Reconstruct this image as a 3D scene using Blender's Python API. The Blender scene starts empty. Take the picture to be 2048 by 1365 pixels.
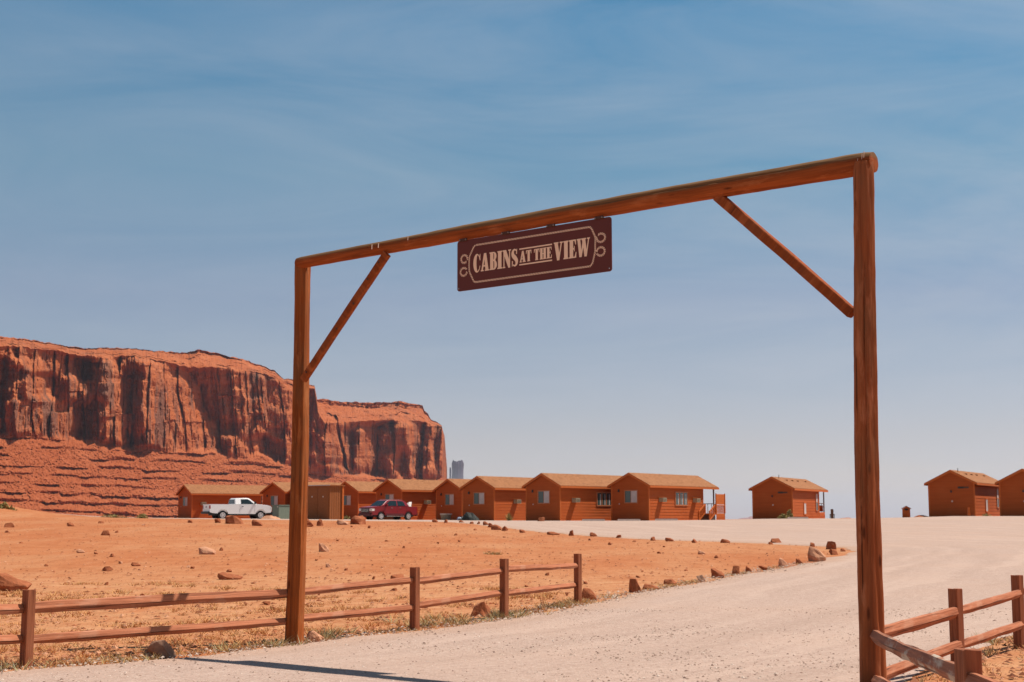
import bpy, bmesh, math, random
import numpy as np
from mathutils import Vector, Matrix
from mathutils.geometry import tessellate_polygon

scene = bpy.context.scene
COL = scene.collection
R = math.radians

# ------------------------------------------------------------------ camera
EYE = 1.65
F = 2844.4                     # focal length in photo pixels (50 mm, 2048 px wide)
HOR = 1036.0                   # row of the horizon in the photo
PITCH = math.atan((HOR - 682.5) / F)
cam_d = bpy.data.cameras.new('camera')
cam_d.lens = 50.0
cam_d.sensor_width = 36.0
cam_d.sensor_fit = 'HORIZONTAL'
cam_d.clip_start = 0.1
cam_d.clip_end = 40000
cam_d.dof.use_dof = True
cam_d.dof.focus_distance = 15.5
cam_d.dof.aperture_fstop = 7.0
cam = bpy.data.objects.new('camera', cam_d)
COL.objects.link(cam)
cam.location = (0, 0, EYE)
cam.rotation_euler = (R(90) + PITCH, 0, 0)
scene.camera = cam

# ------------------------------------------------------------------ light
SUN_AZ = 19.0                  # degrees from +x towards +y
SUN_EL = 60.8
sd = Vector((math.cos(R(SUN_EL)) * math.cos(R(SUN_AZ)), math.cos(R(SUN_EL)) * math.sin(R(SUN_AZ)), math.sin(R(SUN_EL))))
sl = bpy.data.lights.new('sun', 'SUN')
sl.energy = 5.0
sl.angle = R(0.5)
sl.color = (1.0, 0.93, 0.83)
sun = bpy.data.objects.new('sun', sl)
COL.objects.link(sun)
sun.location = (30, 15, 60)
sun.rotation_euler = sd.to_track_quat('Z', 'Y').to_euler()

world = bpy.data.worlds.new('World')
scene.world = world
world.use_nodes = True
wn, wl = world.node_tree.nodes, world.node_tree.links
wn.clear()
w_out = wn.new('ShaderNodeOutputWorld')
w_bg = wn.new('ShaderNodeBackground')
w_bg.inputs['Strength'].default_value = 0.091
w_sky = wn.new('ShaderNodeTexSky')
w_sky.sky_type = 'NISHITA'
w_sky.sun_disc = False
w_sky.sun_elevation = R(SUN_EL)
w_sky.sun_rotation = R(90 - SUN_AZ)
w_sky.altitude = 1600
w_sky.air_density = 1.0
w_sky.dust_density = 1.4
w_sky.ozone_density = 1.6
# thin cirrus: noise laid on a high flat layer (direction divided by its height)
w_tc = wn.new('ShaderNodeTexCoord')
w_sep = wn.new('ShaderNodeSeparateXYZ')
wl.new(w_tc.outputs['Generated'], w_sep.inputs[0])
def wmath(op, a, b=None, c=None):
    n = wn.new('ShaderNodeMath'); n.operation = op
    for i, v in enumerate((a, b, c)):
        if v is None: continue
        if isinstance(v, (int, float)): n.inputs[i].default_value = v
        else: wl.new(v, n.inputs[i])
    return n.outputs[0]
w_den = wmath('ADD', wmath('MAXIMUM', w_sep.outputs['Z'], 0.0), 0.16)
w_cmb = wn.new('ShaderNodeCombineXYZ')
wl.new(wmath('DIVIDE', w_sep.outputs['X'], w_den), w_cmb.inputs['X'])
wl.new(wmath('DIVIDE', w_sep.outputs['Y'], w_den), w_cmb.inputs['Y'])
w_dir = wn.new('ShaderNodeCombineXYZ')
wl.new(w_sep.outputs['X'], w_dir.inputs['X']); wl.new(wmath('MULTIPLY', w_sep.outputs['Z'], 1.6), w_dir.inputs['Y']); wl.new(w_sep.outputs['Y'], w_dir.inputs['Z'])
def wnoise(scale, detail, rot, sx, sy, distort=0.0, loc=(0, 0), src=None):
    mp = wn.new('ShaderNodeMapping')
    mp.inputs['Rotation'].default_value = (0, 0, R(rot))
    mp.inputs['Scale'].default_value = (sx, sy, 1)
    mp.inputs['Location'].default_value = (loc[0], loc[1], 0)
    wl.new((src or w_cmb).outputs[0], mp.inputs['Vector'])
    nz = wn.new('ShaderNodeTexNoise')
    nz.inputs['Scale'].default_value = scale
    nz.inputs['Detail'].default_value = detail
    nz.inputs['Roughness'].default_value = 0.6
    nz.inputs['Distortion'].default_value = distort
    wl.new(mp.outputs[0], nz.inputs['Vector'])
    return nz.outputs['Fac']
c1 = wnoise(0.55, 5, 35, 0.8, 1.3, 0.6, (2.1, 0.4))
c2 = wnoise(2.6, 14, 24, 1.1, 3.2, 1.1, (0.7, 3.3), w_dir)
cl = wmath('ADD', wmath('MULTIPLY', c1, 0.5), wmath('MULTIPLY', c2, 0.5))
w_mr = wn.new('ShaderNodeMapRange')
w_mr.inputs['From Min'].default_value = 0.42
w_mr.inputs['From Max'].default_value = 0.66
w_mr.inputs['To Min'].default_value = 0.0
w_mr.inputs['To Max'].default_value = 0.42
wl.new(cl, w_mr.inputs['Value'])
w_az = wn.new('ShaderNodeMapRange')      # the cirrus thins out towards the left of the view
for _n, _v in (('From Min', -0.36), ('From Max', 0.30), ('To Min', 0.5), ('To Max', 1.25)): w_az.inputs[_n].default_value = _v
wl.new(w_sep.outputs['X'], w_az.inputs['Value'])
w_fac = wmath('MULTIPLY', w_mr.outputs[0], w_az.outputs[0])
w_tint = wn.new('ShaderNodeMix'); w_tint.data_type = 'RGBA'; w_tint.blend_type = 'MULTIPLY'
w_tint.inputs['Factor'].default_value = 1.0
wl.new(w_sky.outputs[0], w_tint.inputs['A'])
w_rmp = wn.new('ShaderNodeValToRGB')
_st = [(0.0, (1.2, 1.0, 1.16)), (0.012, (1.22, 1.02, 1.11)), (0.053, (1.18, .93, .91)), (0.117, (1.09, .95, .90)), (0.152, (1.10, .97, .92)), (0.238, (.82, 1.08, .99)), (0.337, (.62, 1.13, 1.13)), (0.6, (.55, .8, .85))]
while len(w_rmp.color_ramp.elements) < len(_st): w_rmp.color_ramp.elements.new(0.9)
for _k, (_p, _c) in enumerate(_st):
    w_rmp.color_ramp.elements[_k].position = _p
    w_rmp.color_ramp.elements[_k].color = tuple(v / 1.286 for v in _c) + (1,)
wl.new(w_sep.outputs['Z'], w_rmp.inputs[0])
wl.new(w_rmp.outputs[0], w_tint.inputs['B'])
w_mix = wn.new('ShaderNodeMix'); w_mix.data_type = 'RGBA'
wl.new(w_fac, w_mix.inputs['Factor'])
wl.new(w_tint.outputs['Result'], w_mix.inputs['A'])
w_mix.inputs['B'].default_value = (4.6, 4.8, 5.3, 1)
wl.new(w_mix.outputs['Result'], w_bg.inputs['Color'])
wl.new(w_bg.outputs[0], w_out.inputs['Surface'])

scene.view_settings.view_transform = 'Standard'
scene.view_settings.look = 'None'
scene.view_settings.exposure = 0.35
scene.view_settings.gamma = 1.0
scene.view_settings.use_curve_mapping = False
scene.cycles.max_bounces = 8
scene.cycles.volume_bounces = 0

# ------------------------------------------------------------------ noise (numpy)
def _hash(ix, iy, seed):
    h = (ix.astype(np.int64) * 374761393 + iy.astype(np.int64) * 668265263 + seed * 974711) & 0x7fffffff
    h = ((h ^ (h >> 13)) * 1274126177) & 0x7fffffff
    h = (h ^ (h >> 16)) & 0xffff
    return h / 65535.0
def vnoise(x, y, seed=0):
    x = np.asarray(x, float); y = np.asarray(y, float)
    x, y = np.broadcast_arrays(x, y)
    ix = np.floor(x); iy = np.floor(y)
    fx = x - ix; fy = y - iy
    fx = fx * fx * (3 - 2 * fx); fy = fy * fy * (3 - 2 * fy)
    a = _hash(ix, iy, seed); b = _hash(ix + 1, iy, seed)
    c = _hash(ix, iy + 1, seed); d = _hash(ix + 1, iy + 1, seed)
    return (a + (b - a) * fx) * (1 - fy) + (c + (d - c) * fx) * fy
def fbm(x, y, seed=0, octv=4, gain=0.5):
    s = 0.0; amp = 1.0; tot = 0.0
    x = np.asarray(x, float); y = np.asarray(y, float)
    for k in range(octv):
        s = s + amp * vnoise(x * 2 ** k + 17.3 * k, y * 2 ** k - 9.1 * k, seed + k)
        tot += amp; amp *= gain
    return s / tot - 0.5
def sstep(a, b, x):
    t = np.clip((np.asarray(x, float) - a) / (b - a), 0, 1)
    return t * t * (3 - 2 * t)

# ------------------------------------------------------------------ terrain and photo rays
FAR_PX = [-600, 0, 360, 600, 800, 1000, 1240, 1450, 1520, 1700, 1800, 1900, 2048, 2700]
FAR_ROW = [1034, 1034, 1037, 1039, 1040.5, 1042, 1042, 1040.5, 1038.5, 1037.5, 1036, 1033.5, 1033.5, 1033]
def terrain(x, y):
    x = np.asarray(x, float); y = np.asarray(y, float)
    px = 1024 + F * x / np.maximum(y, 12)
    r = np.interp(px, FAR_PX, FAR_ROW)
    zf = EYE - (r - HOR) * 140 / F
    z = zf * sstep(18, 126, y)
    z = z + 1.5 * np.exp(-((x + 45) / 6.5) ** 2) * np.exp(-((y - 114) / 9) ** 2)
    z = z + 0.10 * fbm(x / 6, y / 6, 5, 3) * sstep(14, 22, y) * (1 - sstep(90, 130, y))
    t = sstep(205, 430, y)
    return z * (1 - t) - 40 * t
def ray(px, row):
    cx = (px - 1024) / F; cy = (682.5 - row) / F
    return np.array([cx, math.cos(PITCH) - cy * math.sin(PITCH), math.sin(PITCH) + cy * math.cos(PITCH)])
def P(px, row, Y):
    d = ray(px, row)
    return Vector((d[0] * Y / d[1], Y, EYE + d[2] * Y / d[1]))
def at(px, row):
    d = ray(px, row); d = d / d[1]
    ys = np.concatenate([np.arange(4, 40, 0.05), np.arange(40, 200, 0.2)])
    zs = EYE + d[2] * ys
    g = terrain(d[0] * ys, ys)
    k = np.nonzero(zs <= g)[0]
    y = ys[k[0]] if len(k) else 135.0
    x = d[0] * y
    return Vector((x, y, float(terrain(x, y))))
def gz(x, y):
    return float(terrain(x, y))

# ------------------------------------------------------------------ object helpers
def mesh(name, verts, faces, smooth=False):
    me = bpy.data.meshes.new(name)
    if isinstance(verts, np.ndarray): verts = verts.tolist()
    me.from_pydata(verts, [], faces if not isinstance(faces, np.ndarray) else faces.tolist())
    me.update()
    if smooth:
        me.polygons.foreach_set('use_smooth', np.ones(len(me.polygons), bool))
    return me
def obj(name, me, mat=None, parent=None, loc=None, mtx=None):
    o = bpy.data.objects.new(name, me)
    COL.objects.link(o)
    if mat is not None:
        me.materials.clear(); me.materials.append(mat)
    if parent is not None: o.parent = parent
    if loc is not None: o.location = loc
    if mtx is not None: o.matrix_local = mtx
    return o
def tag(o, label=None, cat=None, group=None, kind=None):
    if label: o['label'] = label
    if cat: o['category'] = cat
    if group: o['group'] = group
    if kind: o['kind'] = kind
    return o
def thing(name, label, cat, loc=(0, 0, 0), rotz=0.0, group=None):
    o = bpy.data.objects.new(name, None)
    COL.objects.link(o)
    o.location = loc; o.rotation_euler = (0, 0, rotz)
    o.empty_display_size = 0.3
    return tag(o, label, cat, group)
class MB:
    def __init__(s): s.v = []; s.f = []
    def add(s, v, f):
        n = len(s.v); s.v += [tuple(p) for p in v]; s.f += [tuple(i + n for i in q) for q in f]; return s
    def box(s, a, b):
        x0, y0, z0 = a; x1, y1, z1 = b
        return s.add([(x0, y0, z0), (x1, y0, z0), (x1, y1, z0), (x0, y1, z0), (x0, y0, z1), (x1, y0, z1), (x1, y1, z1), (x0, y1, z1)],
                     [(0, 3, 2, 1), (4, 5, 6, 7), (0, 1, 5, 4), (1, 2, 6, 5), (2, 3, 7, 6), (3, 0, 4, 7)])
    def bar(s, p0, p1, w, h, up=(0, 0, 1)):
        p0 = Vector(p0); p1 = Vector(p1); d = (p1 - p0).normalized()
        sx = d.cross(Vector(up))
        if sx.length < 1e-4: sx = d.cross(Vector((0, 1, 0)))
        sx.normalize(); uz = sx.cross(d)
        v = []
        for p in (p0, p1):
            for a, b in ((-1, -1), (1, -1), (1, 1), (-1, 1)):
                v.append(p + sx * a * w / 2 + uz * b * h / 2)
        return s.add(v, [(0, 1, 2, 3)[::-1], (4, 5, 6, 7), (0, 1, 5, 4), (1, 2, 6, 5), (2, 3, 7, 6), (3, 0, 4, 7)])
    def prism(s, poly, y0, y1, holes=()):
        """polygon in x,z extruded along y"""
        loops = [[Vector((p[0], p[1], 0)) for p in poly]] + [[Vector((p[0], p[1], 0)) for p in h] for h in holes]
        flat = [p for l in loops for p in l]
        tri = tessellate_polygon(loops)
        n = len(flat)
        v = [(p.x, y0, p.y) for p in flat] + [(p.x, y1, p.y) for p in flat]
        f = [tuple(t) for t in tri] + [tuple(i + n for i in t[::-1]) for t in tri]
        k = 0
        for l in loops:
            m = len(l)
            for i in range(m):
                j = (i + 1) % m
                f.append((k + i, k + j, n + k + j, n + k + i))
            k += m
        return s.add(v, f)
    def lathe(s, prof, seg=20, axis='z', c=(0, 0, 0)):
        v = []; f = []
        for r, h in prof:
            for i in range(seg):
                a = 2 * math.pi * i / seg
                p = (r * math.cos(a), r * math.sin(a), h)
                if axis == 'y': p = (p[0], p[2], p[1])
                v.append((p[0] + c[0], p[1] + c[1], p[2] + c[2]))
        for j in range(len(prof) - 1):
            for i in range(seg):
                k = (i + 1) % seg
                f.append((j * seg + i, j * seg + k, (j + 1) * seg + k, (j + 1) * seg + i))
        f.append(tuple(range(seg))[::-1]); f.append(tuple((len(prof) - 1) * seg + i for i in range(seg)))
        return s.add(v, f)
    def build(s, name, mat, parent=None, bevel=0.0, seg=2, smooth=False, loc=None):
        me = mesh(name, s.v, s.f)
        bm = bmesh.new(); bm.from_mesh(me)
        if bevel:
            bmesh.ops.remove_doubles(bm, verts=bm.verts, dist=1e-5)
            ed = [e for e in bm.edges if len(e.link_faces) == 2 and e.calc_face_angle(0) > 0.5]
            bmesh.ops.bevel(bm, geom=ed, offset=bevel, segments=seg, affect='EDGES', clamp_overlap=True)
        bmesh.ops.recalc_face_normals(bm, faces=bm.faces)
        bm.to_mesh(me); bm.free()
        if smooth:
            me.polygons.foreach_set('use_smooth', np.ones(len(me.polygons), bool))
            me.set_sharp_from_angle(angle=R(38))
        return obj(name, me, mat, parent, loc)

def each(name, mat, parent, boxes, bevel=0.0):
    for a, b in boxes: MB().box(a, b).build(name, mat, parent, bevel)
# ------------------------------------------------------------------ material helpers
class Mat:
    def __init__(s, name, rough=0.8, spec=0.3):
        s.m = bpy.data.materials.new(name); s.m.use_nodes = True
        s.n = s.m.node_tree.nodes; s.l = s.m.node_tree.links
        s.b = s.n['Principled BSDF']
        s.b.inputs['Roughness'].default_value = rough
        s.b.inputs['Specular IOR Level'].default_value = spec
        s.tc = s.n.new('ShaderNodeTexCoord')
    def coord(s, kind='Object', scale=(1, 1, 1), rot=(0, 0, 0)):
        mp = s.n.new('ShaderNodeMapping')
        mp.inputs['Scale'].default_value = scale
        mp.inputs['Rotation'].default_value = rot
        s.l.new(s.tc.outputs[kind], mp.inputs['Vector'])
        return mp.outputs[0]
    def noise(s, vec, scale, detail=4, rough=0.55, dist=0.0):
        n = s.n.new('ShaderNodeTexNoise')
        n.inputs['Scale'].default_value = scale; n.inputs['Detail'].default_value = detail
        n.inputs['Roughness'].default_value = rough; n.inputs['Distortion'].default_value = dist
        s.l.new(vec, n.inputs['Vector']); return n.outputs['Fac']
    def voro(s, vec, scale, feature='F1', out='Distance'):
        n = s.n.new('ShaderNodeTexVoronoi'); n.feature = feature
        n.inputs['Scale'].default_value = scale
        s.l.new(vec, n.inputs['Vector']); return n.outputs[out]
    def math(s, op, a, b=0.0):
        n = s.n.new('ShaderNodeMath'); n.operation = op
        for i, v in enumerate((a, b)):
            if isinstance(v, (int, float)): n.inputs[i].default_value = v
            else: s.l.new(v, n.inputs[i])
        return n.outputs[0]
    def ramp(s, fac, stops):
        n = s.n.new('ShaderNodeValToRGB'); e = n.color_ramp.elements
        while len(e) < len(stops): e.new(0.5)
        for k, (p, c) in enumerate(stops):
            e[k].position = p
            e[k].color = (c[0], c[1], c[2], 1) if not isinstance(c, (int, float)) else (c, c, c, 1)
        s.l.new(fac, n.inputs[0]); return n.outputs[0]
    def mix(s, fac, a, b, mode='MIX'):
        n = s.n.new('ShaderNodeMix'); n.data_type = 'RGBA'; n.blend_type = mode
        for key, v in (('Factor', fac), ('A', a), ('B', b)):
            if isinstance(v, (int, float)) and key == 'Factor': n.inputs[key].default_value = v
            elif isinstance(v, (tuple, list)): n.inputs[key].default_value = (v[0], v[1], v[2], 1)
            else: s.l.new(v, n.inputs[key])
        return n.outputs['Result']
    def attr(s, name):
        n = s.n.new('ShaderNodeAttribute'); n.attribute_name = name; return n.outputs['Color']
    def color(s, c):
        if isinstance(c, (tuple, list)): s.b.inputs['Base Color'].default_value = (c[0], c[1], c[2], 1)
        else: s.l.new(c, s.b.inputs['Base Color'])
    def rough(s, c): s.l.new(c, s.b.inputs['Roughness'])
    def bump(s, h, strength=0.5, dist=0.02):
        n = s.n.new('ShaderNodeBump'); n.inputs['Strength'].default_value = strength; n.inputs['Distance'].default_value = dist
        s.l.new(h, n.inputs['Height']); s.l.new(n.outputs[0], s.b.inputs['Normal'])

def flat(name, c, rough=0.7, spec=0.3, metal=0.0, var=0.12, scale=6.0):
    m = Mat(name, rough, spec)
    f = m.noise(m.coord(), scale, 5)
    lo = tuple(v * (1 - var) for v in c); hi = tuple(min(1, v * (1 + var)) for v in c)
    m.color(m.ramp(f, [(0.3, lo), (0.7, hi)]))
    m.b.inputs['Metallic'].default_value = metal
    return m.m

def log_mat(name, base, dark, grey, grey_amt, top=False):
    m = Mat(name, 0.9, 0.12)
    g1 = m.noise(m.coord(scale=(14, 14, 0.7)), 1.0, 6, 0.6, 0.6)
    g2 = m.noise(m.coord(scale=(60, 60, 2.0)), 1.0, 4, 0.6)
    big = m.noise(m.coord(scale=(2.5, 2.5, 0.9)), 1.0, 4)
    c = m.ramp(g1, [(0.28, dark), (0.55, base), (0.8, tuple(v * 1.25 for v in base))])
    c = m.mix(m.ramp(g2, [(0.35, 0.0), (0.62, 0.5)]), c, tuple(v * 0.55 for v in base))
    kn = m.voro(m.coord(scale=(5.5, 5.5, 1.5)), 1.0)
    c = m.mix(m.ramp(kn, [(0.07, 0.85), (0.13, 0.0)]), c, tuple(v * 0.5 for v in dark))
    sp2 = m.noise(m.coord(scale=(26, 26, 0.35)), 1.0, 3, 0.5, 0.3)
    c = m.mix(m.ramp(sp2, [(0.315, 0.85), (0.35, 0.0)]), c, tuple(v * 0.45 for v in dark))
    worn = m.noise(m.coord(scale=(7, 7, 1.6)), 1.0, 7, 0.7)
    c = m.mix(m.ramp(worn, [(0.54, 0.0), (0.66, 0.6)]), c, tuple(min(1, v * q) for v, q in zip(base, (1.45, 1.9, 2.6))))
    gm = m.ramp(big, [(0.48, 0.0), (0.70, grey_amt)])
    if top:   # the upper flank of the beam has lost its stain to the weather
        sp_ = m.n.new('ShaderNodeSeparateXYZ'); m.l.new(m.tc.outputs['Object'], sp_.inputs[0])
        hx = m.math('ADD', m.math('MULTIPLY', sp_.outputs['X'], 9.0), m.math('MULTIPLY', big, 0.9))
        gm = m.ramp(hx, [(0.62, 0.0), (0.92, grey_amt)])
    c = m.mix(gm, c, grey)
    m.color(c)
    h = m.math('ADD', m.math('MULTIPLY', g1, 0.7), m.math('MULTIPLY', g2, 0.4))
    m.bump(h, 0.8, 0.016)
    return m.m
M_LOG = log_mat('stained_log', (0.37, 0.095, 0.022), (0.11, 0.028, 0.010), (0.20, 0.10, 0.045), 0.6)
M_BEAM = log_mat('weathered_beam', (0.34, 0.085, 0.022), (0.17, 0.04, 0.012), (0.20, 0.105, 0.045), 0.95, True)
M_LOG2 = log_mat('stained_log_dull', (0.37, 0.105, 0.036), (0.18, 0.050, 0.020), (0.22, 0.12, 0.06), 0.5)
M_BRACE = log_mat('stained_brace', (0.33, 0.078, 0.02), (0.2, 0.045, 0.013), (0.24, 0.1, 0.05), 0.3)
def rail_mat(name, base, dark, worn, amt, wornx=None):
    m = Mat(name, 0.8, 0.2)
    g1 = m.noise(m.coord(scale=(1.0, 22, 22)), 1.0, 6, 0.6, 0.5)
    g2 = m.noise(m.coord(scale=(3.0, 80, 80)), 1.0, 4)
    big = m.noise(m.coord(scale=(2.0, 6, 6)), 1.0, 5, 0.6)
    c = m.ramp(g1, [(0.3, dark), (0.52, base), (0.8, tuple(v * 1.2 for v in base))])
    c = m.mix(m.ramp(g2, [(0.4, 0.0), (0.65, 0.35)]), c, tuple(v * 0.65 for v in base))
    c = m.mix(m.math('MULTIPLY', m.ramp(big, [(0.50, 0.0), (0.60, amt)]), wornx(m)) if wornx else m.ramp(big, [(0.55, 0.0), (0.64, amt)]), c, worn)
    ck = m.noise(m.coord(scale=(0.5, 30, 30)), 1.0, 3, 0.5, 0.3)
    c = m.mix(m.ramp(ck, [(0.34, 0.85), (0.385, 0.0)]), c, tuple(v * 0.4 for v in dark))
    m.color(c)
    m.bump(m.math('ADD', g1, m.math('MULTIPLY', g2, 0.5)), 0.8, 0.014)
    return m.m
def wornx_mask(m):
    sp_ = m.n.new('ShaderNodeSeparateXYZ'); m.l.new(m.tc.outputs['Object'], sp_.inputs[0])
    return m.ramp(m.math('DIVIDE', sp_.outputs['X'], 5.0), [(0.20, 0.0), (0.42, 1.0)])
M_RAIL = rail_mat('red_stained_rail', (0.44, 0.155, 0.075), (0.25, 0.078, 0.036), (0.52, 0.27, 0.17), 0.4)
M_RAIL_WORN = rail_mat('worn_red_rail', (0.36, 0.14, 0.075), (0.2, 0.08, 0.05), (0.5, 0.41, 0.32), 1.0, wornx_mask)
def post_mat():
    m = Mat('red_stained_post', 0.8, 0.2)
    g1 = m.noise(m.coord(scale=(24, 24, 1.2)), 1.0, 6, 0.6, 0.4)
    g2 = m.noise(m.coord(scale=(90, 90, 4)), 1.0, 4)
    c = m.ramp(g1, [(0.3, (0.17, 0.048, 0.02)), (0.52, (0.33, 0.105, 0.046)), (0.8, (0.43, 0.16, 0.08))])
    m.color(m.mix(m.ramp(g2, [(0.4, 0.0), (0.65, 0.4)]), c, (0.16, 0.05, 0.025)))
    m.bump(m.math('ADD', g1, m.math('MULTIPLY', g2, 0.5)), 0.6, 0.012)
    return m.m
M_POST = post_mat()

def ground_mat():
    m = Mat('red_desert_soil', 0.95, 0.1)
    ob = m.coord()
    big = m.noise(ob, 0.12, 5, 0.6)
    mid = m.noise(ob, 0.9, 6, 0.62)
    fine = m.noise(ob, 9.0, 5, 0.65)
    peb = m.voro(ob, 11.0)
    c = m.ramp(mid, [(0.30, (0.30, 0.090, 0.030)), (0.50, (0.39, 0.135, 0.053)), (0.72, (0.45, 0.180, 0.082))])
    c = m.mix(m.ramp(big, [(0.42, 0.0), (0.66, 0.55)]), c, (0.38, 0.118, 0.042))
    dry = m.math('MULTIPLY', m.attr('dry'), m.ramp(m.noise(ob, 1.6, 6, 0.65), [(0.36, 0.25), (0.62, 1.0)]))
    c = m.mix(dry, c, m.ramp(mid, [(0.3, (0.44, 0.22, 0.105)), (0.7, (0.55, 0.31, 0.165))]))
    pat = m.noise(m.coord(scale=(0.55, 0.16, 1)), 0.5, 8, 0.68)
    c = m.mix(m.ramp(pat, [(0.50, 0.0), (0.62, 0.65)]), c, (0.45, 0.215, 0.105))
    c = m.mix(m.ramp(pat, [(0.36, 0.6), (0.46, 0.0)]), c, (0.35, 0.095, 0.032))
    spk = m.noise(m.coord(scale=(2.6, 0.55, 1)), 1.6, 8, 0.75)
    c = m.mix(m.ramp(spk, [(0.34, 0.7), (0.46, 0.0)]), c, (0.26, 0.072, 0.024))
    c = m.mix(m.ramp(spk, [(0.54, 0.0), (0.68, 0.6)]), c, (0.52, 0.235, 0.115))
    sp = m.ramp(peb, [(0.10, 1.0), (0.24, 0.0)])
    c = m.mix(m.math('MULTIPLY', sp, 0.55), c, m.ramp(fine, [(0.4, (0.2, 0.062, 0.028)), (0.62, (0.5, 0.25, 0.14))]))
    c = m.mix(0.3, c, m.ramp(fine, [(0.3, (0.21, 0.06, 0.02)), (0.7, (0.54, 0.23, 0.095))]))
    m.color(c)
    h = m.math('ADD', m.math('MULTIPLY', fine, 0.6), m.math('MULTIPLY', mid, 1.2))
    m.bump(h, 0.6, 0.06)
    return m.m
def gravel_mat():
    m = Mat('pale_gravel', 0.95, 0.12)
    ob = m.coord()
    big = m.noise(ob, 0.22, 5, 0.6)
    cb = m.n.new('ShaderNodeCombineXYZ')
    for nm, key, k_ in (('across', 'X', 1.3), ('along', 'Y', 0.07)):
        an = m.n.new('ShaderNodeAttribute'); an.attribute_name = nm
        m.l.new(m.math('MULTIPLY', an.outputs['Fac'], k_), cb.inputs[key])
    track = m.noise(cb.outputs[0], 1.0, 5, 0.55, 0.4)
    v = m.voro(ob, 26.0, out='Color')
    d = m.voro(ob, 26.0)
    fine = m.noise(ob, 14.0, 6, 0.7)
    sep = m.n.new('ShaderNodeSeparateColor'); m.l.new(v, sep.inputs[0])
    c = m.ramp(sep.outputs[0], [(0.0, (0.26, 0.17, 0.13)), (0.2, (0.375, 0.252, 0.198)), (0.75, (0.43, 0.302, 0.245)), (1.0, (0.50, 0.385, 0.31))])
    c = m.mix(0.45, c, m.ramp(fine, [(0.3, (0.31, 0.21, 0.165)), (0.7, (0.49, 0.352, 0.285))]))
    c = m.mix(m.ramp(big, [(0.45, 0.0), (0.7, 0.5)]), c, (0.43, 0.285, 0.215))
    c = m.mix(m.ramp(track, [(0.52, 0.0), (0.64, 0.42)]), c, (0.49, 0.35, 0.28))
    c = m.mix(m.ramp(track, [(0.34, 0.35), (0.45, 0.0)]), c, (0.33, 0.225, 0.175))
    edg = m.n.new('ShaderNodeAttribute'); edg.attribute_name = 'across'
    c = m.mix(m.math('MULTIPLY', m.ramp(m.math('MULTIPLY', edg.outputs['Fac'], 0.5), [(0.05, 0.7), (0.6, 0.0)]), big), c, (0.42, 0.235, 0.14))
    c = m.mix(m.ramp(m.voro(ob, 7.0), [(0.03, 0.35), (0.07, 0.0)]), c, (0.26, 0.17, 0.13))
    m.color(c)
    m.bump(m.math('ADD', m.math('MULTIPLY', d, -0.5), fine), 0.6, 0.025)
    return m.m
M_GROUND = ground_mat(); M_GRAVEL = gravel_mat()

def rock_mat(name, lo, mid, hi):
    m = Mat(name, 0.9, 0.15)
    ob = m.coord()
    n1 = m.noise(ob, 2.2, 6, 0.6, 0.3); n2 = m.noise(ob, 14, 5, 0.65)
    st = m.noise(m.coord(scale=(1, 1, 7)), 1.3, 4)
    c = m.ramp(n1, [(0.3, lo), (0.52, mid), (0.75, hi)])
    c = m.mix(m.ramp(st, [(0.45, 0.0), (0.65, 0.45)]), c, tuple(v * 0.7 for v in mid))
    c = m.mix(m.ramp(n2, [(0.35, 0.35), (0.6, 0.0)]), c, tuple(v * 0.5 for v in lo))
    m.color(c); m.bump(m.math('ADD', n1, m.math('MULTIPLY', n2, 0.5)), 0.6, 0.05)
    return m.m
M_ROCK = rock_mat('red_rock', (0.24, 0.070, 0.028), (0.38, 0.120, 0.050), (0.46, 0.175, 0.085))
M_ROCK_PALE = rock_mat('pale_rock', (0.44, 0.20, 0.11), (0.56, 0.275, 0.16), (0.64, 0.34, 0.21))
M_ROCK_GREY = rock_mat('grey_brown_rock', (0.22, 0.115, 0.075), (0.34, 0.185, 0.12), (0.42, 0.245, 0.165))

def mesa_mat(name, hz=1.0):
    m = Mat(name, 0.95, 0.05)
    ob = m.coord()
    n1 = m.noise(ob, 0.02, 7, 0.62, 0.4)
    streak = m.noise(m.coord(scale=(0.045, 0.045, 0.006)), 1.0, 6, 0.6, 0.5)
    strata = m.noise(m.coord(scale=(0.003, 0.003, 0.22)), 1.0, 5, 0.6)
    fine = m.noise(ob, 0.16, 6, 0.7)
    wall = m.attr('wall')
    c = m.ramp(n1, [(0.3, (0.36, 0.092, 0.028)), (0.55, (0.46, 0.143, 0.056)), (0.8, (0.58, 0.21, 0.09))])
    c = m.mix(m.ramp(strata, [(0.40, 0.0), (0.62, 0.4)]), c, (0.30, 0.08, 0.034))
    varn = m.math('MULTIPLY', wall, m.math('MULTIPLY', m.ramp(streak, [(0.48, 0.0), (0.55, 0.85)]), m.ramp(m.noise(ob, 0.012, 5, 0.6), [(0.42, 0.15), (0.58, 1.0)])))
    c = m.mix(varn, c, (0.165, 0.078, 0.055))
    tal = m.ramp(wall, [(0.0, 1.0), (0.7, 0.0)])
    c = m.mix(m.math('MULTIPLY', tal, 0.75), c, m.ramp(fine, [(0.3, (0.19, 0.044, 0.016)), (0.55, (0.33, 0.085, 0.032)), (0.75, (0.46, 0.17, 0.09))]))
    m.color(c)
    m.bump(m.math('ADD', fine, n1), 0.8, 5.0)
    return m.m
M_MESA = mesa_mat('mesa_sandstone')

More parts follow.
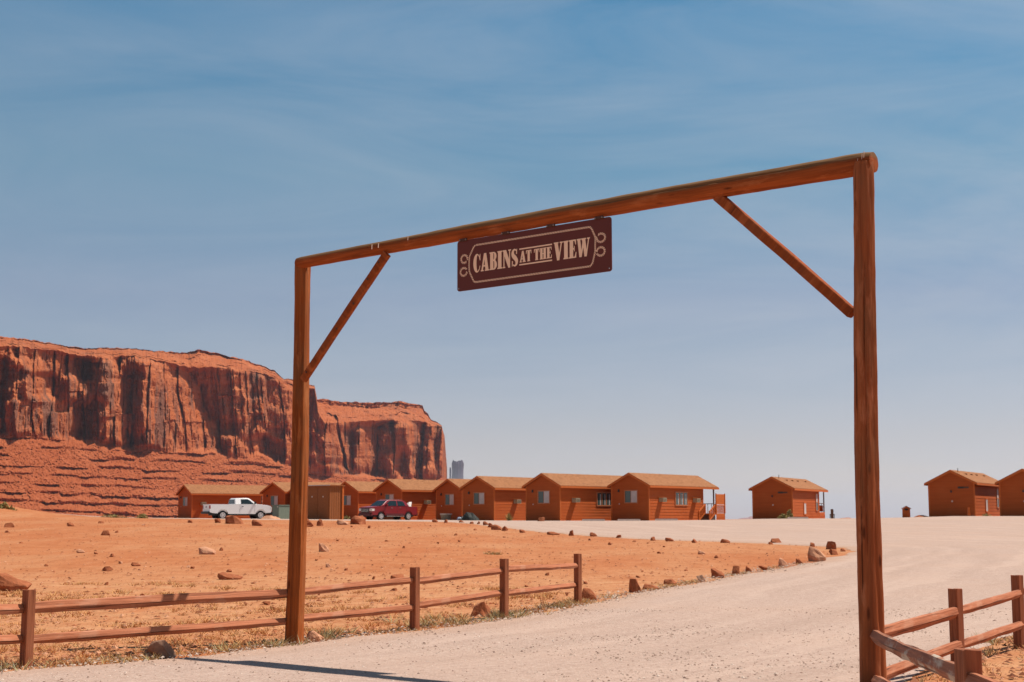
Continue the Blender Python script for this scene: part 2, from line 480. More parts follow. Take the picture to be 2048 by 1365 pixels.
def siding_mat():
    m = Mat('orange_stained_siding', 0.75, 0.2)
    ob = m.coord()
    n1 = m.noise(m.coord(scale=(0.4, 0.4, 5)), 1.0, 4); n2 = m.noise(ob, 1.2, 5)
    c = m.ramp(n1, [(0.3, (0.37, 0.073, 0.012)), (0.7, (0.46, 0.096, 0.018))])
    c = m.mix(m.ramp(n2, [(0.45, 0.0), (0.7, 0.35)]), c, (0.42, 0.108, 0.024))
    m.color(c); return m.m
M_SIDING = siding_mat()
M_TRIM = flat('orange_trim', (0.52, 0.12, 0.02), 0.7)
def roof_mat():
    m = Mat('tan_shingles', 0.92, 0.1)
    ob = m.coord()
    br = m.voro(m.coord(scale=(3.0, 3.0, 6)), 1.6, out='Color')
    sep = m.n.new('ShaderNodeSeparateColor'); m.l.new(br, sep.inputs[0])
    n2 = m.noise(ob, 0.7, 5)
    c = m.ramp(sep.outputs[0], [(0.0, (0.215, 0.090, 0.039)), (1.0, (0.335, 0.150, 0.070))])
    c = m.mix(m.ramp(n2, [(0.4, 0.0), (0.7, 0.4)]), c, (0.31, 0.135, 0.060))
    m.color(c); return m.m
M_ROOF = roof_mat()
M_SOFFIT = flat('brown_soffit', (0.33, 0.12, 0.05), 0.8)
M_DARKWOOD = flat('dark_brown_paint', (0.12, 0.055, 0.03), 0.6)
def glass_mat(name, c):
    m = Mat(name, 0.06, 0.6); m.color(c); return m.m
M_GLASS = glass_mat('window_glass', (0.045, 0.075, 0.07))
M_GLASS_CAR = glass_mat('car_glass', (0.012, 0.022, 0.022))
M_CURTAIN = flat('pale_curtain', (0.50, 0.44, 0.42), 0.85, var=0.1, scale=3)
M_FRAME = flat('tan_window_frame', (0.45, 0.15, 0.06), 0.6)
M_ACGREY = flat('tan_metal_box', (0.36, 0.29, 0.19), 0.6)
M_LAMP = flat('dark_lamp_metal', (0.05, 0.04, 0.03), 0.5)
M_CONC = flat('pale_concrete', (0.66, 0.56, 0.48), 0.9)
M_SHED = flat('brown_shed_boards', (0.28, 0.085, 0.021), 0.75)
M_WHITE = flat('white_paint', (0.86, 0.85, 0.83), 0.35, 0.5, var=0.02)
M_RED = flat('dark_red_paint', (0.22, 0.013, 0.018), 0.3, 0.5, var=0.04)
M_REDLOW = flat('dull_red_cladding', (0.10, 0.012, 0.014), 0.5, 0.4, var=0.05)
M_RUBBER = flat('black_rubber', (0.02, 0.02, 0.02), 0.8)
M_BLACKPL = flat('black_plastic', (0.03, 0.03, 0.03), 0.6)
M_RIM = flat('alloy_rim', (0.62, 0.61, 0.6), 0.3, 0.5, metal=0.6, var=0.03)
M_CHROME = flat('bright_metal', (0.75, 0.74, 0.72), 0.2, 0.5, metal=0.9, var=0.03)
M_LIGHTGLASS = flat('clear_lamp_glass', (0.7, 0.68, 0.62), 0.15, 0.5, var=0.03)
M_TAIL = flat('red_lamp_glass', (0.32, 0.02, 0.015), 0.2, 0.5, var=0.05)
M_SIGN = flat('maroon_sign_paint', (0.125, 0.026, 0.017), 0.5, 0.3, var=0.05, scale=3)
M_CREAM = flat('cream_sign_paint', (0.95, 0.66, 0.45), 0.6, 0.2, var=0.03, scale=3)
M_BOLT = flat('dull_steel', (0.26, 0.2, 0.17), 0.5, 0.4, metal=0.4)
M_BRACKET = flat('rusty_bracket', (0.085, 0.035, 0.022), 0.6)
M_GREENBOX = flat('green_grey_cabinet', (0.16, 0.19, 0.145), 0.6)
M_TUB = flat('tan_tub', (0.27, 0.21, 0.14), 0.8)
M_TARP = flat('black_tarp', (0.018, 0.022, 0.018), 0.55)
M_BLUETARP = flat('blue_grey_plastic', (0.3, 0.36, 0.45), 0.4)
def leaf_mat(name, stops):
    m = Mat(name, 0.85, 0.1)
    a = m.n.new('ShaderNodeAttribute'); a.attribute_name = 'tint'
    m.color(m.ramp(a.outputs['Fac'], stops)); return m.m
M_GRASS = leaf_mat('dry_grass', [(0.0, (0.44, 0.20, 0.07)), (0.45, (0.62, 0.31, 0.13)), (0.62, (0.56, 0.30, 0.115)), (0.8, (0.36, 0.275, 0.125)), (1.0, (0.29, 0.28, 0.17))])
M_LEAF = leaf_mat('desert_shrub_leaf', [(0.0, (0.15, 0.13, 0.045)), (0.6, (0.28, 0.23, 0.085)), (1.0, (0.42, 0.31, 0.13))])
M_STONES = leaf_mat('loose_stones', [(0.0, (0.17, 0.10, 0.075)), (0.4, (0.36, 0.24, 0.18)), (0.8, (0.5, 0.37, 0.29)), (1.0, (0.58, 0.46, 0.38))])
M_REDSTONES = leaf_mat('loose_red_stones', [(0.0, (0.15, 0.05, 0.025)), (0.5, (0.34, 0.115, 0.05)), (1.0, (0.52, 0.26, 0.15))])

# ================================================================== GROUND
def road_edges():
    """left and right edge of the gravel at each distance y"""
    near = [(-200, 1362), (0, 1343), (200, 1328), (380, 1312), (585, 1289), (700, 1277), (830, 1263), (1000, 1238), (1170, 1208), (1285, 1184),
            (1400, 1165), (1500, 1147), (1600, 1130), (1680, 1112), (1702, 1103)]
    back = [(1690, 1097), (1640, 1092), (1540, 1088), (1450, 1084), (1340, 1081), (1200, 1074), (1100, 1066), (1050, 1061), (990, 1054), (940, 1047.5), (880, 1043.8)]
    L = [at(*p) for p in near] + [at(*p) for p in back]
    ys = [p.y for p in L]; xs = [p.x for p in L]
    for k in range(1, len(ys)): ys[k] = max(ys[k], ys[k - 1] + 0.3)
    ys = [-20, 4, 9] + ys + [ys[-1] + 4, ys[-1] + 8, 200]
    xs = [-22, -14, -10] + xs + [-17, -40, -60]
    rp = [at(1790, 1365), at(1870, 1335), at(1955, 1297), at(2020, 1270)]
    yr = [-20, 4, 10] + [p.y for p in rp] + [24, 32, 60, 100, 200]
    xr = [1.0, 2.2, 2.9] + [p.x for p in rp] + [9.5, 15, 50, 90, 150]
    return (ys, xs), (yr, xr)
(RLY, RLX), (RRY, RRX) = road_edges()
def road_l(y): return np.interp(y, RLY, RLX)
def road_r(y): return np.interp(y, RRY, RRX)
ROAD_END = 152.0
def on_road(x, y): return (x > road_l(y)) & (x < road_r(y)) & (y < ROAD_END)

def build_ground():
    ys = np.concatenate([np.arange(-25, 8, 1.0), np.arange(8, 40, 0.16), np.arange(40, 75, 0.5), np.arange(75, 240, 1.5), np.geomspace(240, 26500, 60)])
    s = np.linspace(-1, 1, 420)
    xs = np.sinh(s * 8.3) / np.sinh(8.3) * 13000
    X, Y = np.meshgrid(xs, ys)
    Z = terrain(X, Y) + 0.016 * fbm(X * 1.7, Y * 1.7, 21, 3) * (np.abs(X) < 25) * (Y < 45) - 0.008
    inr = on_road(X, Y)
    Z = np.where(inr, np.minimum(Z, terrain(X, Y) - 0.02), Z)
    n, mcol = X.shape
    V = np.stack([X, Y, Z], -1).reshape(-1, 3)
    i = np.arange(n - 1)[:, None] * mcol + np.arange(mcol - 1)[None, :]
    Fc = np.stack([i, i + 1, i + 1 + mcol, i + mcol], -1).reshape(-1, 4)
    me = mesh('ground', V, Fc, True)
    # straw cover: the belt behind the fence and along the gravel edge
    dist = X - road_l(Y)
    belt = (1 - sstep(34, 44, Y + 6 * fbm(X / 5, Y / 5, 8, 3))) * 0.9
    patch = sstep(0.02, 0.2, fbm(X / 9, Y / 12, 31, 4)) * 0.5
    dry = np.clip(np.maximum(belt, patch), 0, 1) * (Y < 130)
    a = me.attributes.new('dry', 'FLOAT', 'POINT'); a.data.foreach_set('value', dry.reshape(-1).astype(np.float32))
    return tag(obj('ground', me, M_GROUND), kind='structure')
build_ground()

def build_road():
    ys = np.concatenate([np.arange(-18, 9, 0.6), np.arange(9, 40, 0.13), np.arange(40, 80, 0.4), np.arange(80, ROAD_END, 1.0)])
    t = np.concatenate([np.linspace(0, 0.04, 10), np.linspace(0.05, 0.95, 90), np.linspace(0.96, 1, 10)])
    Yg, T = np.meshgrid(ys, t, indexing='ij')
    wob = 0.28 * fbm(Yg * 0.9, 0 * Yg, 51, 4) + 0.12 * fbm(Yg * 5, 0 * Yg, 52, 2)
    xl = road_l(Yg) + wob * np.clip(Yg / 14, 0.6, 2.5); xr = road_r(Yg) + 0.35 * fbm(Yg * 0.8, 0 * Yg + 3, 61, 4)
    X = xl + (xr - xl) * T
    edge = np.minimum(np.minimum(X - xl, xr - X) / 0.35, 1.0)
    edge = np.minimum(edge, (ROAD_END - Yg) / 2.0)
    Z = terrain(X, Yg) + 0.032 * np.clip(edge, 0, 1) - 0.012 + 0.022 * fbm(X * 0.8, Yg * 0.8, 71, 3) * np.clip(edge, 0, 1)
    n, mcol = X.shape
    V = np.stack([X, Yg, Z], -1).reshape(-1, 3)
    i = np.arange(n - 1)[:, None] * mcol + np.arange(mcol - 1)[None, :]
    Fc = np.stack([i, i + 1, i + 1 + mcol, i + mcol], -1).reshape(-1, 4)
    me = mesh('gravel_road', V, Fc, True)
    ac = me.attributes.new('across', 'FLOAT', 'POINT'); ac.data.foreach_set('value', (X - xl).reshape(-1).astype(np.float32))
    al = me.attributes.new('along', 'FLOAT', 'POINT'); al.data.foreach_set('value', Yg.reshape(-1).astype(np.float32))
    return tag(obj('gravel_road', me, M_GRAVEL), kind='structure')
build_road()

# ================================================================== MESA (depth along the sight line for each column and row, so it has real relief)
def blur1(a, sig, axis):
    r = int(sig * 3); k = np.exp(-0.5 * (np.arange(-r, r + 1) / sig) ** 2); k /= k.sum()
    pad = [(0, 0), (0, 0)]; pad[axis] = (r, r)
    ap = np.pad(a, pad, mode='edge')
    return np.apply_along_axis(lambda v: np.convolve(v, k, mode='valid'), axis, ap)
def build_mesa(name, pxs, rows_top, rows_rim, rows_bot, dmean, darks, seed, crack=None, back=420.0, right_cap=False):
    nv = 230
    PX = pxs[:, None] * np.ones(nv)[None, :]
    top = rows_top(pxs)[:, None]; rim = rows_rim(pxs)[:, None]; bot = rows_bot(pxs)[:, None]
    v = np.linspace(0, 1, nv)[None, :]
    foot = 1052.0
    row = np.where(v < 0.42, foot + (bot - foot) * (v / 0.42), np.where(v < 0.86, bot + (rim - bot) * ((v - 0.42) / 0.44), rim + (top - rim) * ((v - 0.86) / 0.14)))
    row = row * np.ones_like(PX)
    D0 = dmean(pxs)[:, None] * np.ones_like(PX)
    bsm = blur1(bot, 30 / float(np.median(np.diff(pxs))), 0)
    wallm = sstep(0.40, 0.44, v) * (1 - sstep(0.84, 0.88, v)) * np.ones_like(PX)
    # wander
    wx = PX + 9 * fbm(PX / 26, row / 34, seed, 4) * 2 + 5 * fbm(PX / 7, row / 15, seed + 3, 3)
    wy = row + 17 * fbm(PX / 14, row / 60, seed + 7, 3)
    dark = np.zeros_like(PX)
    for x0, x1, y0, y1, *sl_ in darks:
        sl = sl_[0] if sl_ else 0.0
        sh = sl * (wy - y0)
        m = sstep(x0 - 2, x0 + 2, wx - sh) * (1 - sstep(x1 - 2, x1 + 2, wx - sh)) * sstep(y0 - 8, y0 + 8, wy) * (1 - sstep(y1 - 8, y1 + 8, wy))
        dark = np.maximum(dark, m)
    slope = 1.6 - (2.9 if seed == 100 else 4.2) * dark
    dx = np.gradient(pxs)[:, None]
    dev = np.cumsum(slope * dx, 0)
    dev = dev - blur1(dev, 42, 0)
    D = D0 + dev * wallm * 1.0
    # flutes
    fl = np.abs(fbm(PX / 9 + 2 * fbm(PX / 40, row / 50, seed + 40, 2), row / 160, seed + 11, 4))
    D = D + wallm * (12 * (0.18 - fl)) + wallm * 3 * fbm(PX / 5, row / 9, seed + 15, 4) + wallm * 14 * fbm(PX / 34, row / 40, seed + 17, 3)
    blk = fbm(PX / 15 + 0.8 * fbm(PX / 30, row / 40, seed + 62, 2), row / 52, seed + 61, 3)
    D = D + wallm * (8.0 * np.round(blk * 9) / 4.5 + 5.0 * np.round(9 * fbm(PX / 6.5, row / 24, seed + 63, 3)) / 4.5)
    def columns(W, H_, amp, groove, sd):
        q = (PX + 0.55 * W * 2 * fbm(PX / (2.5 * W), row / (2.0 * H_), sd, 3) + 0.22 * (row - 800) * fbm(PX / 150, 0 * row, sd + 5, 2)) / W
        k = np.floor(q); f = q - k
        hb = (row + 30 * _hash(k, 0 * k, sd + 1) * H_ / 30) / (H_ * (0.6 + 0.9 * _hash(k, 0 * k + 3, sd + 2)))
        off = _hash(k, np.floor(hb), sd + 7) - 0.5
        return amp * off + groove * np.exp(-(np.minimum(f, 1 - f) * W / 1.3) ** 2) * (0.3 + _hash(k, 0 * k + 9, sd + 4)) + 0.35 * amp * (f - 0.5)
    D = D + wallm * (columns(33.0, 110.0, 17.0, 7.0, seed + 301) + columns(13.0, 55.0, 6.5, 4.5, seed + 331) * sstep(-0.12, 0.10, fbm(PX / 40, row / 60, seed + 350, 3)) + columns(5.5, 22.0, 3.0, 2.0, seed + 371) * sstep(-0.02, 0.16, fbm(PX / 24, row / 30, seed + 352, 3)))
    # organ pipes at the wall foot
    lowm = wallm * (1 - sstep(0.44, 0.53, v + 0.07 * fbm(PX / 8, 0 * PX, seed + 71, 3)))
    D = D + lowm * 22 * np.maximum(0, fbm(PX / 4.2, row / 120, seed + 19, 2) + 0.02)
    if crack:
        for cx0, cy0, cx1, cy1, wd in crack:
            cxx = cx0 + (cx1 - cx0) * np.clip((row - cy0) / (cy1 - cy0), 0, 1) + 5 * fbm(row / 12, 0 * row, seed + 5, 3)
            m = (1 - sstep(wd * 0.3, wd, np.abs(PX - cxx))) * sstep(cy0 - 4, cy0 + 4, row) * (1 - sstep(cy1 - 4, cy1 + 4, row))
            D = D + 24 * m
    # terraces in talus: D falls towards the viewer as the row goes down; ledges hold D (vertical) with a lip
    tt = np.clip((row - bot) / (foot - bot), 0, 1)
    run = 0.95 * (row - bsm) * (1 - wallm) * (v < 0.43)
    led = row - 0.028 * PX + 5 * fbm(PX / 60, row / 200, seed + 23, 3) + 3 * fbm(PX / 9, row / 30, seed + 24, 3)
    period = 18.0
    q = led / period + 3 * vnoise(PX / 900, 0 * PX, seed + 2)
    fr = q - np.floor(q)
    amt = 0.35 + 1.0 * vnoise(PX / 38, np.floor(q) * 3.1, seed + 29)
    amt = np.clip((vnoise(PX / 34 + 1.5 * fbm(row / 20, PX / 60, seed + 3, 2), np.floor(q) * 3.1, seed + 29) - 0.43) * 3.2, 0, 1.25)
    fl_ = 0.80 - 0.22 * vnoise(PX / 26, np.floor(q) * 1.7, seed + 31)
    ledge = np.where(fr < fl_, 1 - fr / fl_, (fr - fl_) / (1 - fl_)) * 13.0 * amt
    talm = (1 - sstep(0.38, 0.43, v)) * np.ones_like(PX)
    gull = 22 * fbm(PX / 70, row / 130, seed + 33, 4)
    rub = 5.0 * fbm(PX / 7, row / 4.5, seed + 35, 4) + 6.5 * fbm(PX / 2.2, row / 1.8, seed + 37, 2) + 17 * np.maximum(0, fbm(PX / 7, row / 5, seed + 38, 3) - 0.15)
    D = D - run + talm * (ledge + gull + rub)
    # cap: recedes in thin beds
    capm = sstep(0.86, 0.875, v) * np.ones_like(PX)
    cu = (rim - row) / np.maximum(rim - top, 1) * capm
    beds = cu * 3.2 + 1.6 * fbm(PX / 45, cu * 2.0, seed + 43, 4)
    fb = beds - np.floor(beds)
    bam = np.clip((vnoise(PX / 30, np.floor(beds) * 2.3, seed + 47) - 0.3) * 2.2, 0, 1.2)
    cc = (0.74 if seed == 200 else 0.86) + 0.10 * fbm(PX / 22, 0 * PX, seed + 49, 3) * 2
    cu2 = np.minimum(cu, cc) - 0.05 * np.maximum(cu - cc, 0)
    D = D + capm * (130 * np.maximum(cu2, 0) ** 1.2 + 11 * bam * np.where(fb < 0.7, 1 - fb / 0.7, (fb - 0.7) / 0.3) * -1 + 14 * fbm(PX / 6, row / 3, seed + 45, 4) + 5 * fbm(PX / 2.2, row / 1.6, seed + 46, 2))
    d = np.stack([(PX - 1024) / F, math.cos(PITCH) - (682.5 - row) / F * math.sin(PITCH), math.sin(PITCH) + (682.5 - row) / F * math.cos(PITCH)], -1)
    V = d * (D / d[..., 1])[..., None]
    V[..., 2] += EYE
    n, mv = PX.shape
    # plateau behind the rim, a flat top and a back wall
    tb = V[:, -1, :].copy(); tb[:, 1] += back; tb[:, 0] += -0.12 * back; tb[:, 2] += 0.5
    bb = tb.copy(); bb[:, 2] = -45
    V = np.concatenate([V, tb[:, None, :], bb[:, None, :]], 1)
    mv += 2
    i = np.arange(n - 1)[:, None] * mv + np.arange(mv - 1)[None, :]
    Fc = np.stack([i, i + mv, i + 1 + mv, i + 1], -1).reshape(-1, 4)
    faces = Fc.tolist()
    # close the far right end
    e = [(n - 1) * mv + k for k in range(mv)]
    faces.append(e)
    me = mesh(name, V.reshape(-1, 3), faces, False)
    wm = np.concatenate([np.maximum(wallm, capm * 0.5), np.zeros((n, 2))], 1)
    a = me.attributes.new('wall', 'FLOAT', 'POINT'); a.data.foreach_set('value', wm.reshape(-1).astype(np.float32))
    return tag(obj(name, me, M_MESA), kind='structure')

def I(xs, ys): return lambda p: np.interp(p, xs, ys)
def jag(f, amp, seed, sc=9.0): return lambda p: f(p) + amp * fbm(p / sc, 0 * p, seed, 4) * 2
darks1 = [(6, 30, 716, 872), (40, 56, 735, 800), (105, 140, 750, 800), (158, 188, 713, 885), (186, 217, 712, 885), (238, 252, 712, 735), (255, 289, 716, 898),
          (376, 425, 722, 850, 0.42), (425, 462, 725, 800), (438, 464, 790, 915), (464, 490, 742, 872), (502, 523, 748, 870), (535, 560, 752, 925), (560, 582, 770, 925),
          (585, 600, 770, 940)]
build_mesa('mesa', np.arange(-260, 606, 1.25),
           jag(I([-260, 0, 60, 120, 165, 260, 330, 372, 395, 430, 455, 500, 548, 568, 606], [650, 672, 680, 690, 697, 696, 703, 707, 699, 706, 712, 724, 741, 757, 766]), 3.0, 91),
           jag(I([-260, 0, 100, 160, 260, 320, 380, 450, 500, 550, 568, 606], [672, 693, 701, 712, 713, 722, 738, 738, 743, 756, 766, 772]), 4.0, 92),
           jag(I([-260, 0, 60, 150, 200, 250, 300, 345, 400, 450, 500, 530, 560, 606], [860, 871, 870, 880, 885, 896, 893, 904, 898, 910, 913, 908, 928, 937]), 5.0, 93),
           I([-260, 0, 570, 606], [1180, 1400, 2050, 2120]), darks1, 100)
darks2 = [(616, 631, 770, 935), (632, 646, 822, 915), (706, 716, 860, 940), (756, 782, 844, 956), (782, 812, 842, 900), (800, 822, 895, 956), (843, 862, 846, 958), (874, 884, 852, 930)]
build_mesa('mesa', np.concatenate([np.arange(594, 884, 1.0), np.arange(884, 894.2, 0.35)]),
           jag(I([594, 629, 633, 640, 680, 760, 800, 845, 849, 856, 862, 883, 889, 894], [768, 770, 799, 797, 804, 806, 803, 811, 822, 828, 839, 850, 872, 935]), 2.0, 94),
           jag(I([594, 629, 636, 650, 700, 760, 850, 884, 889, 894], [776, 778, 822, 842, 846, 843, 845, 854, 876, 937]), 2.0, 95),
           jag(I([594, 650, 720, 780, 850, 894], [936, 946, 953, 955, 957, 958]), 3.0, 96),
           I([594, 640, 884, 894], [2140, 2220, 2560, 2720]), darks2, 200, crack=[(670, 832, 694, 940, 4.5)], back=300)

def build_butte():
    mb = MB()
    def tower(x0, x1, rtop, rbot, Y, seed, lean=0):
        seg, nr = 36, 26
        c0 = P((x0 + x1) / 2, rbot, Y); w = (x1 - x0) / 2 * Y / F
        zt = P(0, rtop, Y).z; zb = -45.0
        rr = []
        for j in range(nr):
            t = j / (nr - 1); z = zb + (zt - zb) * t
            flare = 1.0 + 1.2 * max(0, 0.38 - t) ** 1.3 * 3
            for i in range(seg):
                a = 2 * math.pi * i / seg
                q = 1 + 0.45 * float(fbm(2.2 * math.cos(a) + 7, 2.2 * math.sin(a) + 3 + t * 0.6, seed, 4)) + 0.10 * float(fbm(9 * math.cos(a), 9 * math.sin(a) + t * 7, seed + 4, 3)) - 0.16 * max(0, t - 0.55) * (1 + math.cos(a + 2.6)) + (0.05 if t > 0.9 else 0) - (0.12 if t > 0.97 else 0)
                rr.append((c0.x + w * flare * q * math.cos(a) + lean * t, Y + 1.4 * w * flare * q * math.sin(a), z + (0.05 * (zt - zb) * float(fbm(2.5 * math.cos(a), 2.5 * math.sin(a), seed + 8, 3)) * 2 if t > 0.5 else 0)))
        f = [(j * seg + i, j * seg + (i + 1) % seg, (j + 1) * seg + (i + 1) % seg, (j + 1) * seg + i) for j in range(nr - 1) for i in range(seg)]
        f.append(tuple((nr - 1) * seg + i for i in range(seg)))
        mb.add(rr, f)
    tower(903.5, 926.5, 922.5, 960, 21000, 3)
    tower(898.6, 902.4, 936, 960, 20900, 9)
    o = mb.build('butte', flat('hazed_butte_rock', (0.075, 0.050, 0.075), 0.95, 0.05, scale=0.01))  # blue of the distant haze is put into the dark base colour
    return tag(o, kind='structure')
build_butte()
def build_hills():
    px = np.arange(1400, 1620, 2.0)
    h = np.interp(px, [1400, 1470, 1484, 1496, 1500, 1512, 1530, 1620], [1040, 1040, 1036.5, 1035.5, 1033, 1033, 1036, 1040])
    V = []; f = []
    for a, r in zip(px, h):
        q = P(a, r, 25500); V += [(q.x, q.y - 300, -41), tuple(q), (q.x, q.y + 300, -41)]
    for k in range(len(px) - 1):
        b = 3 * k; f += [(b, b + 3, b + 4, b + 1), (b + 1, b + 4, b + 5, b + 2)]
    tag(obj('hills', mesh('hills', V, f), M_MESA), kind='structure')
build_hills()

# ================================================================== GATEWAY
def log_mesh(length, r0, r1, seed, seg=64, rings=110, cracks=(), bend=0.0, flat_end=False, facet=None):
    t = np.linspace(0, 1, rings)[:, None]; a = (np.arange(seg) * 2 * math.pi / seg)[None, :]
    r = r0 + (r1 - r0) * t + 0 * a
    ca, sa = np.cos(a), np.sin(a)
    r = r * (1 + 0.17 * fbm(t * length * 1.1 + 0 * a, ca * 1.2 + sa * 0.7 + 3, seed, 3) + 0.08 * fbm(t * length * 5 + 0 * a, a * 2 + 0 * t, seed + 5, 3))
    if facet is not None:
        nf, ph, amt = facet
        aa = a + ph + 0.25 * fbm(t * length * 0.7, 0 * t, seed + 2, 3)
        pr = math.cos(math.pi / nf) / np.cos((aa % (2 * math.pi / nf)) - math.pi / nf)
        r = r * (1 + amt * (pr / 0.97 - 1))
    r = r * (1 + 0.035 * fbm(t * length * 2.2 + 0 * a, a * 5.2 + 0 * t, seed + 31, 4))
    for (th, t0, t1, dep) in cracks:
        wob = th + 0.35 * fbm(t * length * 1.3, 0 * t, seed + 9, 3)
        dd = np.abs((a - wob + math.pi) % (2 * math.pi) - math.pi)
        m = np.exp(-(dd / 0.085) ** 2) * sstep(t0, t0 + 0.08, t) * (1 - sstep(t1 - 0.08, t1, t))
        r = r - dep * m
    r[0] *= 0.93; r[-1] *= 0.9; r[-2] *= 0.98
    z = t * length + 0 * a
    if not flat_end: z[-1] -= 0.0
    bx = bend * np.sin(t * math.pi); by = 0.6 * bend * np.sin(t * 2 * math.pi + seed)
    V = np.stack([r * ca + bx, r * sa + by, z], -1).reshape(-1, 3)
    i = np.arange(rings - 1)[:, None] * seg + np.arange(seg)[None, :]
    j = np.arange(rings - 1)[:, None] * seg + (np.arange(seg)[None, :] + 1) % seg
    Fc = np.stack([i, j, j + seg, i + seg], -1).reshape(-1, 4).tolist()
    V = V.tolist()
    V.append([0, 0, 0]); V.append([0, 0, length + 0.012])
    n = len(V)
    for k in range(seg):
        Fc.append((n - 2, (k + 1) % seg, k)); Fc.append((n - 1, (rings - 1) * seg + k, (rings - 1) * seg + (k + 1) % seg))
    me = mesh('log', V, Fc, True)
    me.set_sharp_from_angle(angle=R(50))
    return me
def log(name, p0, p1, r0, r1, seed, mat, par, roll=0.0, **kw):
    p0 = Vector(p0); p1 = Vector(p1); d = p1 - p0
    me = log_mesh(d.length, r0, r1, seed, **kw); me.name = name
    zz = d.normalized(); ref = Vector((1, 0, 0)) if abs(zz.z) > 0.7 else Vector((0, 0, 1))
    xx = (ref - zz * ref.dot(zz)).normalized(); yy_ = zz.cross(xx)
    mtx = Matrix.Translation(p0 - par.location) @ Matrix((xx, yy_, zz)).transposed().to_4x4()
    return obj(name, me, mat, par, mtx=mtx)

YL, YR = 19.48, 14.15
baseL = P(586, 1285, YL); baseR = P(1747.5, 1378, YR)
topL = P(604, 519, YL); topR = P(1727, 330, YR)
gate = thing('ranch_gateway', 'tall reddish log gateway of two posts and a crossbeam spanning the gravel drive', 'gateway', (0.2, 16.8, 0.0))
baseL.z = gz(baseL.x, baseL.y) - 0.25; baseR.z = -0.3
log('post', baseL, topL, 0.136, 0.114, 1, M_LOG, gate, cracks=((4.3, 0.25, 0.7, 0.014), (4.9, 0.6, 0.98, 0.014), (5.5, 0.1, 0.5, 0.01)), bend=0.028, facet=(5, 0.45 + math.pi / 5, 0.75))
log('post', baseR, topR + Vector((0, 0, 0.02)), 0.131, 0.108, 2, M_LOG2, gate, cracks=((4.45, 0.25, 0.85, 0.026), (5.2, 0.02, 0.4, 0.012)), bend=-0.024, facet=(6, 0.1 + math.pi / 6, 0.7))
bL = P(597, 527, YL - 0.02); bR = P(1746, 325, YR - 0.02)
GD = Vector((bR.x - bL.x, bR.y - bL.y, 0)).normalized()           # along the gate
GN = Vector((GD.y, -GD.x, 0))                                     # faces the camera
if GN.y > 0: GN = -GN
bL.z = (bL.z); 
log('crossbeam', bL, bR + GD * 0.01, 0.080, 0.118, 3, M_BEAM, gate, cracks=((1.25, 0.08, 0.35, 0.012), (1.2, 0.55, 0.97, 0.018), (1.75, 0.3, 0.6, 0.012)), bend=0.02)
def on_gate(px, off=0.0):
    """point of the gate plane (pushed off towards the camera) seen in photo column px at mid height: returns depth"""
    o = bL + GN * off
    r = (px - 1024) / F / (math.cos(PITCH) - 0.05 * math.sin(PITCH))
    u = (r * o.y - o.x) / (GD.x - r * GD.y)
    return o.y + GD.y * u
def plank_mesh(length, w, h, seed, n=46, amp=0.10, sect=None, taper=(0.0, 0.0), twist=0.0):
    """rough sawn or split timber along +x, w across (y), h high (z)"""
    if sect is None:
        sect = [(-.5, -.42), (-.42, -.5), (.42, -.5), (.5, -.42), (.5, .42), (.42, .5), (-.42, .5), (-.5, .42)]
    k = len(sect); S = np.array(sect)
    t = np.linspace(0, 1, n)[:, None]
    ang = np.arange(k)[None, :] * 1.7
    sc = np.ones((n, 1))
    if taper[0]: sc = sc * (1 - taper[0] * (1 - sstep(0, 0.09, t)))
    if taper[1]: sc = sc * (1 - taper[1] * sstep(0.91, 1, t))
    dy = 1 + amp * 1.4 * fbm(t * length * 1.5 + ang * 3.1, ang, seed, 4)
    dz = 1 + amp * 1.4 * fbm(t * length * 1.8 + ang * 2.3, ang + 7, seed + 3, 4)
    oy = 0.25 * amp * w * fbm(t * length * 0.9, 0 * t, seed + 5, 3) * 2; oz = 0.45 * amp * h * fbm(t * length * 0.8, 0 * t, seed + 6, 3) * 2
    y = S[None, :, 0] * w * dy + oy; z = S[None, :, 1] * h * dz * sc + oz
    tw = twist * (t - 0.5); y, z = y * np.cos(tw) - z * np.sin(tw), y * np.sin(tw) + z * np.cos(tw)
    x = t * length + 0 * ang + 0.004 * np.cos(ang * 5)
    V = np.stack([x, y, z], -1).reshape(-1, 3)
    i = np.arange(n - 1)[:, None] * k + np.arange(k)[None, :]
    j = np.arange(n - 1)[:, None] * k + (np.arange(k)[None, :] + 1) % k
    Fc = np.stack([i, i + k, j + k, j], -1).reshape(-1, 4).tolist()
    Fc.append(tuple(range(k))); Fc.append(tuple((n - 1) * k + q for q in range(k))[::-1])
    me = mesh('timber', V, Fc)
    return me
def plank(name, p0, p1, w, h, seed, mat, par, up=Vector((0, 0, 1)), **kw):
    p0 = Vector(p0); p1 = Vector(p1); d = p1 - p0
    me = plank_mesh(d.length, w, h, seed, **kw); me.name = name
    x = d.normalized(); y = up.cross(x).normalized(); z = x.cross(y)
    m3 = Matrix((x, y, z)).transposed()
    return obj(name, me, mat, par, mtx=Matrix.Translation(p0 - par.location) @ m3.to_4x4())
